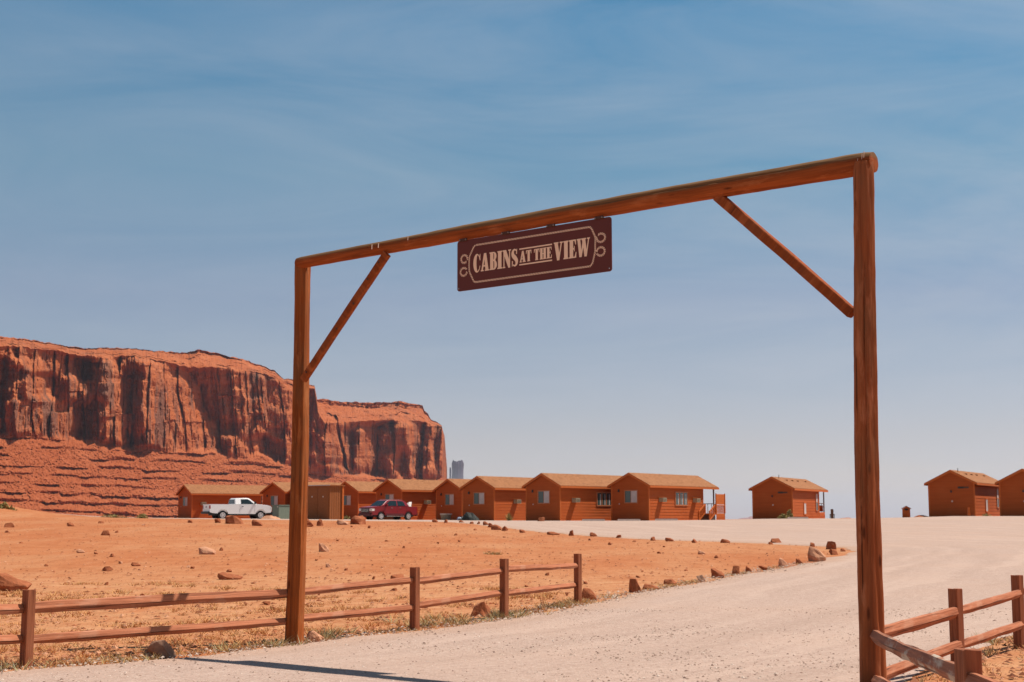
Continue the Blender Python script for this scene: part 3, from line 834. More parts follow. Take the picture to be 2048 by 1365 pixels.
# braces: half round poles in the plane of the gate
ya = on_gate(611, 0.10); yb = on_gate(773, 0.07)
br = plank('brace', P(607, 760, ya), P(774, 508, yb), 0.07, 0.10, 11, M_BRACE, gate, up=GN.cross(Vector((0, 0, 1))), amp=0.16)
L_ = (P(774, 508, yb) - P(607, 760, ya)).length
each('nail', M_LAMP, br, [((t * L_ - 0.009, -0.044, -0.02 + 0.02 * math.sin(t * 9)), (t * L_ + 0.009, 0.044, 0.02 * math.sin(t * 9))) for t in (0.06, 0.42, 0.62, 0.8, 0.93)])
yc = on_gate(1432, 0.02); yd = on_gate(1708, 0.02)
plank('brace', P(1436, 394, yc), P(1705, 627, yd), 0.10, 0.105, 12, M_BRACE, gate, up=Vector((0, 0, 1)), amp=0.14)

# pale drips on the beam and post
M_DRIP = flat('pale_drip', (0.6, 0.42, 0.33), 0.6)
for px, r0, r1, off, w in ((744, 489.5, 499, 0.108, 0.012), (757, 487.5, 496, 0.108, 0.014), (816, 474, 481, 0.108, 0.01),
                           (1716, 318, 330, 0.130, 0.018), (1717.5, 330, 356, 0.128, 0.012), (1724, 308, 322, 0.130, 0.008), (1728, 303, 316, 0.128, 0.008)):
    yy = on_gate(px, off)
    MB().bar(P(px, r0, yy), P(px - 0.5, r1, yy), w, 0.004, up=GD).build('paint_drip', M_DRIP, gate, loc=-gate.location)

# ================================================================== SIGN
SW, SH, ST = 2.25, 0.58, 0.012
SOFF = 0.080
sy0 = on_gate(916, SOFF); sy1 = on_gate(1223.5, SOFF)
s_bl = P(914.5, 584, sy0); s_br = P(1223.5, 542.5, sy1)
s_tl = P(918, 485.0, sy0); s_tr = P(1225, 431.5, sy1)
SW = (Vector((s_br.x, s_br.y, 0)) - Vector((s_bl.x, s_bl.y, 0))).length
SH = ((s_tl.z - s_bl.z) + (s_tr.z - s_br.z)) / 2
sz = (s_bl.z + s_br.z) / 2
slope = (s_br.z - s_bl.z)
sign = thing('hanging_sign', 'maroon sign with cream lettering and a rope border, hung under the gateway crossbeam', 'sign')
# local frame: x along sign, y = up, z = out of the face
ax = (s_br - s_bl).normalized(); az_ = ax.cross(Vector((0, 0, 1))).normalized()
if az_.y > 0: az_ = -az_
ay = az_.cross(ax).normalized()
sign.matrix_world = Matrix.Translation(s_bl) @ Matrix((ax, ay, az_)).transposed().to_4x4()
def rrect(w, h, r, n=6):
    pts = []
    for cx, cy, a0 in ((w - r, r, -90), (w - r, h - r, 0), (r, h - r, 90), (r, r, 180)):
        for k in range(n + 1):
            a = R(a0 + 90 * k / n); pts.append((cx + r * math.cos(a), cy + r * math.sin(a)))
    return pts
def poly_flat(mb, loops, z):
    L3 = [[Vector((p[0], p[1], 0)) for p in l] for l in loops]
    flatp = [p for l in L3 for p in l]
    tri = tessellate_polygon(L3)
    mb.add([(p.x, p.y, z) for p in flatp], [tuple(t) for t in tri])
pts = rrect(SW, SH, 0.035)
n = len(pts)
pm = MB(); pm.add([(p[0], p[1], 0) for p in pts] + [(p[0], p[1], -ST) for p in pts],
                  [tuple(range(n)), tuple(range(n, 2 * n))[::-1]] + [(i, n + i, n + (i + 1) % n, (i + 1) % n) for i in range(n)])
pm.build('panel', M_SIGN, sign)
def ell(cx, cy, rx, ry, a0, a1, n=18):
    return [(cx + rx * math.cos(R(a0 + (a1 - a0) * k / n)), cy + ry * math.sin(R(a0 + (a1 - a0) * k / n))) for k in range(n + 1)]
def stroke(pts, ws):
    P_ = np.array(pts); d = np.gradient(P_, axis=0); d /= np.linalg.norm(d, axis=1)[:, None]
    nn = np.stack([-d[:, 1], d[:, 0]], 1); w = np.array(ws)[:, None] / 2
    return [tuple(p) for p in P_ + nn * w] + [tuple(p) for p in (P_ - nn * w)[::-1]]
def glyph(ch):
    if ch == 'I': return 0.40, [[(0, 0), (.40, 0), (.40, .07), (.345, .07), (.345, .93), (.40, .93), (.40, 1), (0, 1), (0, .93), (.055, .93), (.055, .07), (0, .07)]]
    if ch == 'A': return 0.70, [[(0, 0), (.25, 0), (.25, .07), (.185, .07), (.225, .25), (.365, .25), (.395, .07), (.335, .07), (.335, 0), (.70, 0), (.70, .07), (.655, .07), (.46, 1.01), (.27, 1.01), (.05, .07), (0, .07)],
                                [(.242, .34), (.30, .66), (.35, .34)]]
    if ch == 'B':
        out = [(0, 0), (.36, 0)] + ell(.36, .27, .26, .27, -90, 55) + ell(.34, .76, .25, .24, -50, 90) + [(0, 1), (0, .93), (.055, .93), (.055, .07), (0, .07)]
        h1 = [(.325, .57), (.345, .57)] + ell(.34, .75, .05, .18, -80, 80, 8) + [(.325, .93)]
        h2 = [(.325, .07)] + ell(.345, .28, .06, .21, -80, 80, 8) + [(.325, .49)]
        return 0.62, [out, h1, h2]
    if ch == 'C':
        out = ell(.31, .5, .31, .53, 48, 318, 30)
        inn = ell(.375, .5, .105, .455, 300, 75, 22)
        return 0.60, [out + [(.60, .34), (.55, .34)] + [(.50, .18)] + inn[2:] + [(.485, .85), (.55, .64), (.60, .64), (.60, 1.01), (.56, 1.01), (.545, .95)]]
    if ch == 'E': return 0.58, [[(0, 0), (.56, 0), (.58, .31), (.53, .31), (.45, .07), (.33, .07), (.33, .46), (.38, .46), (.40, .36), (.44, .36), (.44, .65), (.40, .65), (.38, .54), (.33, .54), (.33, .93), (.43, .93), (.51, .72), (.56, .72), (.55, 1), (0, 1), (0, .93), (.055, .93), (.055, .07), (0, .07)]]
    if ch == 'H':
        s = [(0, 0), (.36, 0), (.36, .07), (.32, .07), (.32, .45), (.42, .45), (.42, .07), (.38, .07), (.38, 0), (.74, 0), (.74, .07), (.69, .07), (.69, .93), (.74, .93), (.74, 1), (.38, 1), (.38, .93), (.42, .93), (.42, .54), (.32, .54), (.32, .93), (.36, .93), (.36, 1), (0, 1), (0, .93), (.05, .93), (.05, .07), (0, .07)]
        return 0.74, [s]
    if ch == 'N': return 0.70, [[(0, 0), (.22, 0), (.22, .07), (.15, .07), (.15, .66), (.47, -.01), (.62, -.01), (.62, .93), (.70, .93), (.70, 1), (.47, 1), (.47, .93), (.54, .93), (.54, .46), (.29, 1), (0, 1), (0, .93), (.07, .93), (.07, .07), (0, .07)]]
    if ch == 'S':
        c = ell(.26, .745, .16, .20, 40, 235, 14) + [(.27, .50)] + ell(.25, .255, .17, .20, 55, -140, 14)
        w = list(np.interp(np.arange(len(c)), [0, 5, 10, 15, 20, 25, len(c) - 1], [.06, .11, .22, .27, .22, .11, .06]))
        st = stroke(c, w)
        return 0.50, [st, [(.36, .70), (.45, .68), (.46, 1.0), (.40, .95)], [(.03, .33), (.12, .31), (.09, .06), (.03, .0)]]
    if ch == 'T': return 0.62, [[(.14, 0), (.48, 0), (.48, .07), (.445, .07), (.445, .93), (.50, .93), (.57, .68), (.62, .68), (.61, 1), (.01, 1), (0, .68), (.05, .68), (.12, .93), (.175, .93), (.175, .07), (.14, .07)]]
    if ch == 'V': return 0.72, [[(.25, -.01), (.43, -.01), (.64, .93), (.72, .93), (.72, 1), (.47, 1), (.47, .93), (.55, .93), (.425, .40), (.32, .93), (.37, .93), (.37, 1), (0, 1), (0, .93), (.05, .93)]]
    if ch == 'W': return 1.02, [[(.19, -.01), (.37, -.01), (.50, .50), (.58, -.01), (.76, -.01), (.95, .93), (1.02, .93), (1.02, 1), (.79, 1), (.79, .93), (.87, .93), (.755, .36), (.66, .93), (.72, .93), (.72, 1), (.34, 1), (.34, .93), (.40, .93), (.43, .80), (.355, .36), (.27, .93), (.32, .93), (.32, 1), (0, 1), (0, .93), (.05, .93)]]
lm = MB()
def word(txt, s0, s1, t0, t1, gap=0.035):
    wid = sum(glyph(c)[0] + gap if c != ' ' else 0.26 for c in txt) - gap
    kx = (s1 - s0) * SW / wid; ky = (t1 - t0) * SH
    x = s0 * SW
    for c in txt:
        if c == ' ': x += 0.26 * kx; continue
        w, loops = glyph(c)
        tr = lambda l: [(x + p[0] * kx, t0 * SH + p[1] * ky) for p in l]
        if c == 'S':
            for q, l in enumerate(loops): poly_flat(lm, [tr(l)], 0.0030 + 0.0004 * q)
        else: poly_flat(lm, [tr(l) for l in loops], 0.0030)
        x += (w + gap) * kx
word('CABINS', 0.113, 0.413, 0.333, 0.680)
word('AT THE', 0.426, 0.634, 0.397, 0.612)
word('VIEW', 0.647, 0.872, 0.337, 0.678)
for t0, t1 in ((0.341, 0.366), (0.641, 0.667)):
    poly_flat(lm, [[(0.424 * SW, t0 * SH), (0.636 * SW, t0 * SH), (0.636 * SW, t1 * SH), (0.424 * SW, t1 * SH)]], 0.0030)
lm.build('lettering', M_CREAM, sign)
rm = MB()
def rope(path, width=0.023, pitch=0.024, close=False):
    P_ = np.array(path); seg = np.linalg.norm(np.diff(P_, axis=0), axis=1); s = np.concatenate([[0], np.cumsum(seg)])
    n = int(s[-1] / pitch)
    for k in range(n):
        a = k * pitch + pitch * 0.15; b = a + pitch * 0.60
        def pt(q): return np.array([np.interp(q, s, P_[:, 0]), np.interp(q, s, P_[:, 1])])
        c0, c1 = pt(a), pt(b); d = (c1 - c0) / (np.linalg.norm(c1 - c0) + 1e-9); nn = np.array([-d[1], d[0]])
        sh = d * pitch * 0.38
        q = [c0 - nn * width / 2 - sh, c1 - nn * width / 2 - sh, c1 + nn * width / 2 + sh, c0 + nn * width / 2 + sh]
        rm.add([(p[0], p[1], 0.0028) for p in q], [(0, 1, 2, 3)])
def sp(s, t): return (s * SW, t * SH)
rope([sp(.128, .868), sp(.873, .868), sp(.884, .82), sp(.905, .66), sp(.903, .52), sp(.903, .40), sp(.886, .19), sp(.872, .14), sp(.128, .14), sp(.116, .16), sp(.086, .36), sp(.083, .50), sp(.086, .66), sp(.116, .84), sp(.128, .868)])
def loop(cs, ct, rx, ry, a0, a1): rope(ell(cs * SW, ct * SH, rx, ry, a0, a1, 24), 0.026, 0.023)
loop(.050, .628, 0.052, 0.050, -20, 330); loop(.046, .375, 0.054, 0.050, 30, 380)
loop(.938, .636, 0.060, 0.050, 160, 510); loop(.936, .385, 0.058, 0.050, 200, 550)
rm.build('rope_border', M_CREAM, sign)
for s0 in (0.045, 0.335, 0.63, 0.93):
    hb = MB()
    cx = s0 * SW
    hb.box((cx - 0.065, SH - 0.012, 0.002), (cx + 0.065, SH + 0.024, 0.016))
    h = hb.build('hinge_strap', M_BRACKET, sign, bevel=0.004)
    for q in (-0.048, 0.048): MB().lathe([(0.010, 0), (0.010, 0.008), (0.006, 0.012)], 10, 'z', (cx + q, SH + 0.004, 0.016)).build('bolt', M_BOLT, h)
for q in (0.03, SW - 0.03): MB().lathe([(0.007, 0), (0.007, 0.004), (0.004, 0.007)], 10, 'z', (q, 0.035, 0.002)).build('corner_screw', M_CHROME, sign)

# ================================================================== FENCES
SPLIT = [(-.5, -.08), (-.16, -.5), (.34, -.42), (.52, .0), (.14, .5), (-.22, .44)]
def fence_post(par, px, base_row, top_row, Y, seed, w=0.125, ry=0.5):
    b = P(px, base_row, Y); zt = P(px, top_row, Y).z
    b.z = gz(b.x, b.y) - 0.2
    me = plank_mesh(zt - b.z, w, w * 0.85, seed, n=30, amp=0.07); me.name = 'post'
    m3 = Matrix.Rotation(ry, 4, 'Z') @ Matrix(((0, 0, 1, 0), (0, 1, 0, 0), (1, 0, 0, 0), (0, 0, 0, 1)))
    # bake so that object z runs up the post
    me.transform(m3); me.flip_normals()
    return obj('post', me, M_POST, par, loc=b - par.location)
def rail(par, a, b, Ya, Yb, seed, w=0.062, h=0.105, mat=None, **kw):
    return plank('rail', P(a[0], a[1], Ya), P(b[0], b[1], Yb), w, h, seed, mat or M_RAIL, par, sect=SPLIT, amp=0.24, twist=0.45 * math.sin(seed), taper=(0.12, 0.12), n=90, **kw)
def depth(px, row): return at(px, row).y
yA = depth(50, 1335)
f1 = thing('split_rail_fence', 'red split rail fence section running left from the foot of the left gateway post', 'fence', at(50, 1335))
fence_post(f1, 52, 1335, 1180, yA, 31, 0.125, 0.85)
rail(f1, (62, 1216), (578, 1187), yA - 0.0, YL, 41, 0.07, 0.135)
rail(f1, (60, 1279), (576, 1243), yA, YL, 42, 0.07, 0.11)
rail(f1, (-230, 1226), (46, 1217), yA - 1.9, yA, 43, 0.07, 0.12)
rail(f1, (-230, 1288), (44, 1279), yA - 1.9, yA, 44, 0.07, 0.11)
y1, y2, y3 = depth(830, 1260), depth(1008, 1236), depth(1155, 1208)
f2 = thing('split_rail_fence', 'red rail fence section with three posts, right of the left gateway post', 'fence', at(830, 1260))
fence_post(f2, 829, 1260, 1135, y1, 32, 0.125, 0.9)
fence_post(f2, 1008, 1236, 1118, y2, 33, 0.125, 0.88)
fence_post(f2, 1156, 1208, 1108, y3, 34, 0.125, 0.8)
rail(f2, (598, 1183), (827, 1161), YL + 0.05, y1, 45); rail(f2, (598, 1237), (829, 1216), YL + 0.05, y1, 46)
rail(f2, (832, 1163), (1006, 1142), y1, y2, 47); rail(f2, (832, 1212), (1004, 1187), y1, y2, 48)
rail(f2, (1012, 1139), (1155, 1131), y2, y3, 49); rail(f2, (1012, 1187), (1152, 1170), y2, y3, 50)
yB, yC = depth(1918, 1338), depth(2038, 1297)
f3 = thing('split_rail_fence', 'red split rail fence section running back along the drive from the right gateway post', 'fence', at(1918, 1338))
fence_post(f3, 1916, 1338, 1178, yB, 35, 0.125, 0.6)
fence_post(f3, 2040, 1297, 1151, yC, 36, 0.125, 0.6)
rail(f3, (1752, 1270), (1916, 1224), YR + 0.1, yB, 51, 0.07, 0.13); rail(f3, (1752, 1356), (1922, 1290), YR + 0.1, yB, 52, 0.07, 0.12)
rail(f3, (1920, 1221), (2041, 1186), yB, yC, 53); rail(f3, (1922, 1290), (2044, 1248), yB, yC, 54)
rail(f3, (2044, 1185), (2200, 1150), yC, yC + 3.2, 55); rail(f3, (2046, 1246), (2200, 1205), yC, yC + 3.2, 56)
yD = 8.35
f4 = thing('split_rail_fence', 'nearest rail fence section with a flaking bleached rail, at the right gateway post', 'fence', (2.7, 8.35, 0))
fence_post(f4, 1943, 1490, 1299, yD, 37, 0.135, 0.15)
rw = rail(f4, (1746, 1272), (1955, 1368), YR - 0.05, yD + 0.02, 57, 0.075, 0.125, M_RAIL_WORN); rw['label'] = 'bleached rail with flaking red stain'
rail(f4, (1748, 1358), (1955, 1478), YR - 0.05, yD, 58, 0.075, 0.12)
rail(f4, (1936, 1362), (2140, 1440), yD - 0.02, yD - 1.4, 59, 0.075, 0.12); rail(f4, (1936, 1475), (2140, 1580), yD - 0.02, yD - 1.4, 60, 0.075, 0.12)

# ================================================================== ROCKS
WEDGE = [(-.36, -.30, -.1), (.30, -.36, -.1), (.50, .0, -.1), (.30, .42, -.1), (-.42, .32, -.1), (-.50, -.22, .46), (-.12, -.44, .26), (.46, -.34, .22), (.52, .20, .34),
         (-.42, -.10, .93), (-.22, .22, 1.0), (.06, -.08, .84), (.30, .16, .62), (-.05, -.30, .62), (.30, -.28, .45)]
def rock_mesh(w, d, h, seed, wedge=False):
    rnd = random.Random(seed)
    bm = bmesh.new()
    if wedge:
        j = 0.07
        for q in WEDGE: bm.verts.new(((q[0] + rnd.uniform(-j, j)) * w, (q[1] + rnd.uniform(-j, j)) * d, (q[2] + rnd.uniform(-j, j) * (q[2] > 0)) * h))
    npt = 0 if wedge else rnd.choice([11, 13, 15, 18])
    sk = rnd.uniform(-0.25, 0.25)
    for k in range(npt):
        a = 2 * math.pi * (k + rnd.uniform(-0.4, 0.4)) / npt * 2; z = rnd.choice([-0.25, -0.1, 0.35, 0.6, 0.85, 1.0]) + rnd.uniform(-0.08, 0.0)
        p_ = 3.2
        sq = (abs(math.cos(a)) ** p_ + abs(math.sin(a)) ** p_) ** (-1 / p_)
        rr = sq * rnd.uniform(0.75, 1.0) * (1.0 if z < 0.3 else 1.08 - 0.62 * z * rnd.uniform(0.55, 1.25))
        bm.verts.new((rr * math.cos(a) * w / 2 + sk * z * w * 0.55, rr * math.sin(a) * d / 2 + 0.12 * z * d, z * h))
    bmesh.ops.convex_hull(bm, input=bm.verts)
    bmesh.ops.delete(bm, geom=[v for v in bm.verts if not v.link_faces], context='VERTS')
    bmesh.ops.triangulate(bm, faces=bm.faces)
    bmesh.ops.bevel(bm, geom=list(bm.edges), offset=0.025 * min(w, h), segments=1, affect='EDGES', clamp_overlap=True)
    bmesh.ops.triangulate(bm, faces=bm.faces)
    bmesh.ops.subdivide_edges(bm, edges=bm.edges, cuts=1)
    co = np.array([v.co[:] for v in bm.verts]); s = 2.6 / max(w, h)
    nz = fbm(co[:, 0] * s + co[:, 2] * s * 0.7, co[:, 1] * s + co[:, 2] * s * 0.6, seed, 4) * 2
    nz2 = np.round(fbm(co[:, 2] * s * 2.4 + seed, co[:, 0] * s * 0.4, seed + 4, 2) * 6) / 6
    for k, v in enumerate(bm.verts):
        r = v.co.copy(); r.z *= 0.4
        v.co += r.normalized() * (nz[k] * 0.11 + nz2[k] * 0.07) * min(w, h * 1.4)
    bmesh.ops.recalc_face_normals(bm, faces=bm.faces)
    me = bpy.data.meshes.new('rock'); bm.to_mesh(me); bm.free()
    return me
def rock(px, row, wpx, hpx, label, seed, mat=None, dep=0.75, group='rocks lying on the desert ground', Y=None):
    p = at(px, row) if Y is None else P(px, row, Y)
    k = p.y / F
    w, h = wpx * k * 0.92, hpx * k * 0.92
    me = rock_mesh(w * 1.06, w * dep, h * 1.12, seed, mat is M_ROCK_PALE or seed % 5 in (1, 3))
    o = obj('rock', me, mat or M_ROCK, loc=(p.x, p.y + w * dep * 0.2, p.z - h * 0.04))
    o.rotation_euler = (0, 0, (seed * 0.37) % 0.6 - 0.3)
    return tag(o, label, 'rock', group)
ROCKS = [
 (320, 1317, 68, 34, 'rounded grey brown boulder at the gravel edge, crossed by stripes of shadow', 'g'),
 (20, 1182, 68, 36, 'large red boulder cut by the left edge of the photo, behind the fence', 'r'),
 (962, 1233, 48, 27, 'saddle topped red rock under the lower rail of the middle fence', 'r'),
 (1178, 1201, 30, 24, 'red rock just right of the last post of the middle fence', 'r'),
 (795, 1168, 42, 20, 'red rock peeping over the top rail left of the middle fence posts', 'r'),
 (629, 1283, 32, 21, 'pale broken rock against the foot of the left gateway post', 'p'),
 (457, 1159, 50, 13, 'long flat dark rock slab on the soil left of the left gateway post', 'r'),
 (413, 1109, 36, 15, 'pinkish slanting slab with a dark pointed end', 'p'),
 (647, 1104, 22, 17, 'pale jagged stone right of the left gateway post, above the grass', 'p'),
 (656, 1135, 10, 8, 'small pale stone right of the left gateway post, below the jagged one', 'p'),
 (215, 1143, 34, 10, 'square ended dark flat rock in the left field', 'r'),
 (271, 1133, 19, 8, 'low dark rock right of the square ended one in the left field', 'r'),
 (211, 1071, 24, 11, 'dark ragged rock halfway up the left field', 'r'),
 (140, 1053, 15, 8, 'small dark rock left of the ragged rock, near the top of the field', 'r'),
 (16, 1055, 26, 9, 'dark and red rock pair at the far left edge below the sandy bank', 'r'),
 (201, 1047, 18, 5, 'thin flat rock under the talus foot near the top of the left field', 'r'),
 (161, 1106, 17, 7, 'small rock with a pale side in the middle of the left field', 'p'),
 (468, 1048, 44, 17, 'big red boulder in front of the rear half of the white pickup', 'r'),
 (514, 1052, 23, 13, 'cone shaped red rock in front of the middle of the white pickup', 'r'),
 (432, 1046, 22, 9, 'low red rock left of the big boulder below the white pickup', 'r'),
 (380, 1046, 13, 6, 'small dark rock below the near corner of the leftmost cabin', 'r'),
 (613, 1054, 24, 18, 'blocky red rock touching the right side of the left gateway post', 'r'),
 (640, 1052, 16, 14, 'upright triangular red rock in front of the brown shed', 'r'),
 (685, 1050, 22, 11, 'low smooth rock right of the brown shed', 'p'),
 (716, 1049, 42, 18, 'tall layered red rock heap at the nose of the red pickup', 'r'),
 (738, 1057, 8, 6, 'small dark stone below the layered heap by the red pickup', 'r'),
 (870, 1045, 11, 7, 'round rock right of the red pickup, first of the curved row', 'r'),
 (891, 1046, 12, 7, 'round rock in front of the tan tub', 'r'),
 (923, 1046, 10, 5, 'flat rock in front of the black covered heap', 'r'),
 (943, 1048, 11, 5, 'thin dark flat rock right of the black covered heap', 'r'),
 (957, 1049, 7, 6, 'small dark peaked rock in the curved row by the cabins', 'r'),
 (971, 1051, 12, 8, 'knobbly rock where the curved row turns toward the gravel', 'r'),
 (981, 1055, 13, 9, 'dark rock leaning on the biggest rock of the curved row', 'r'),
 (993, 1060, 21, 11, 'biggest rock of the curved row with a dark hollow side', 'r'),
 (1010, 1062, 14, 9, 'dark rock directly right of the biggest rock in the curved row', 'r'),
 (1045, 1066, 15, 8, 'lone rounded rock between the curved row and the flat slab', 'r'),
 (1107, 1070, 25, 6, 'long flat slab on the far edge of the red island', 'r'),
 (1143, 1072, 12, 11, 'upright block on the far edge of the red island beside the flat slab', 'r'),
 (1187, 1073, 14, 8, 'wedge shaped rock on the far edge of the island, right of the upright block', 'r'),
 (1237, 1076, 15, 7, 'low brick shaped rock on the far edge of the island below the cabin front', 'r'),
 (1306, 1082, 13, 8, 'small rounded orange rock on the far edge of the island', 'r'),
 (1338, 1083, 18, 7, 'dark flat rock with a bright top beside the rounded orange rock', 'r'),
 (1390, 1086, 14, 11, 'squarish red rock alone on the far edge of the island', 'r'),
 (1451, 1086, 20, 8, 'dark oval rock on the far edge of the island', 'r'),
 (1553, 1087, 29, 10, 'long dark rock with a raised left end on the far edge of the island', 'r'),
 (1542, 1089, 12, 5, 'small flat red rock at the foot of the long raised end rock', 'r'),
 (1403, 1109, 14, 8, 'small pale rock out in the middle of the red island', 'p'),
 (1625, 1095, 16, 9, 'dark tilted rock just behind the big pale boulder at the island tip', 'r'),
 (1634, 1123, 34, 29, 'big pale boulder with a dark underside near the tip of the island', 'p'),
 (1663, 1099, 26, 16, 'bright orange rock with two dark hollows at the island tip', 'r'),
 (1667, 1110, 24, 11, 'dark flat fronted rock in front of the bright orange one', 'r'),
 (1686, 1103, 11, 6, 'last small rock at the very tip of the island by the right gateway post', 'r'),
 (1270, 1185, 27, 28, 'peaked rock with a broken top, nearest in the row along the gravel', 'r'),
 (1300, 1179, 32, 10, 'long low dark slab behind the peaked rock on the gravel edge', 'r'),
 (1341, 1171, 30, 13, 'ridged red rock third along the near edge of the island', 'r'),
 (1402, 1163, 24, 13, 'olive grey domed rock on the near edge of the island', 'g'),
 (1435, 1155, 29, 18, 'slant topped dark rock on the near edge of the island', 'r'),
 (1472, 1150, 21, 20, 'dark pointed tooth of rock on the near edge of the island', 'r'),
 (1497, 1145, 12, 13, 'slim upright rock beside the dark pointed tooth', 'r'),
 (1524, 1142, 30, 11, 'dark block trailing a low tail on the near edge of the island', 'r'),
 (1566, 1133, 18, 17, 'crumbly pinkish peak on the near edge of the island', 'p'),
 (1598, 1128, 13, 12, 'small crumbly rock left of the big pale boulder', 'r'),
 (1082, 1043.5, 19, 9, 'red rock at the foot of the shaded cabin front, right of the window', 'r'),
]
for k, (px, row, w, h, lab, mt) in enumerate(ROCKS):
    rock(px, row, w, h, lab, 300 + k if k else 452, {'r': M_ROCK, 'p': M_ROCK_PALE, 'g': M_ROCK_GREY}[mt])
# countable small loose stones
rnd = random.Random(77)
proto = [rock_mesh(0.22, 0.17, 0.10, 700 + k) for k in range(6)]
cnt = 0
while cnt < 70:
    px = rnd.uniform(0, 1650); row = rnd.uniform(1050, 1225)
    p = at(px, row)
    if p.x > float(road_l(p.y)) - 0.6 or p.y > 115: continue
    o = obj('stone', proto[cnt % 6], M_ROCK if rnd.random() < 0.7 else M_ROCK_PALE) if cnt < 6 else None
    if o is None:
        o = bpy.data.objects.new('stone', proto[cnt % 6]); COL.objects.link(o)
    s = rnd.uniform(0.4, 1.0) * (0.5 + p.y / 95)
    o.scale = (s * rnd.uniform(0.8, 1.4), s, s * rnd.uniform(0.7, 1.3)); o.rotation_euler = (0, 0, rnd.uniform(0, 6.28))
    o.location = p - Vector((0, 0, 0.01))
    tag(o, 'small loose stone lying on the bare red soil behind the left and middle fences', 'stone', 'small loose stones on the red soil')
    cnt += 1

# ------------------------------------------------------------------ stuff: pebbles and grass
def scatter_stones(name, N, mat, where, smin, smax, seed):
    rg = np.random.default_rng(seed)
    base = np.array([(1, 0, 0), (0, 1, 0), (-1, 0, 0), (0, -1, 0), (0, 0, 0.7), (0, 0, -0.3)], float)
    fb = np.array([(0, 1, 4), (1, 2, 4), (2, 3, 4), (3, 0, 4)])
    x, y = where(rg, N)
    n = len(x)
    z = terrain(x, y) + 0.018
    s = smin + (smax - smin) * rg.random(n) ** 3
    a = rg.random(n) * 6.283
    j = 1 + 0.5 * (rg.random((n, 6, 3)) - 0.5)
    V = base[None] * j * s[:, None, None] * np.array([1.0, 0.75, 0.75])
    ca, sa = np.cos(a)[:, None], np.sin(a)[:, None]
    Vx = V[..., 0] * ca - V[..., 1] * sa; Vy = V[..., 0] * sa + V[..., 1] * ca
    V = np.stack([Vx + x[:, None], Vy + y[:, None], V[..., 2] + z[:, None]], -1).reshape(-1, 3)
    Fc = (fb[None] + (np.arange(n) * 6)[:, None, None]).reshape(-1, 3)
    me = mesh(name, V, Fc)
    t = np.repeat(rg.random(n), 6).astype(np.float32)
    a_ = me.attributes.new('tint', 'FLOAT', 'POINT'); a_.data.foreach_set('value', t)
    return tag(obj(name, me, mat), kind='stuff')
def w_road(rg, N):
    y = 9 + 17 * rg.random(N) ** 1.5; xl = road_l(y); xr = np.minimum(road_r(y), xl + 16)
    x = xl + (xr - xl) * rg.random(N)
    return x, y
scatter_stones('gravel_stones', 20000, M_STONES, w_road, 0.006, 0.028, 5)
def w_edge(rg, N):
    y = 11 + 34 * rg.random(N); x = road_l(y) + rg.normal(0, 0.35, N)
    return x, y
scatter_stones('edge_pebbles', 5000, M_STONES, w_edge, 0.01, 0.04, 6)
def w_soil(rg, N):
    y = 13 + 95 * rg.random(N) ** 1.4; h = np.minimum(y * 0.42, 45)
    x = -h + (h + road_l(y) - 0.2) * rg.random(N)
    k = x < road_l(y) - 0.2
    y2 = 9 + 13 * rg.random(N // 6); x2 = road_r(y2) + 0.1 + 4 * rg.random(N // 6)
    return np.concatenate([x[k], x2]), np.concatenate([y[k], y2])
scatter_stones('soil_pebbles', 17000, M_REDSTONES, w_soil, 0.010, 0.065, 7)

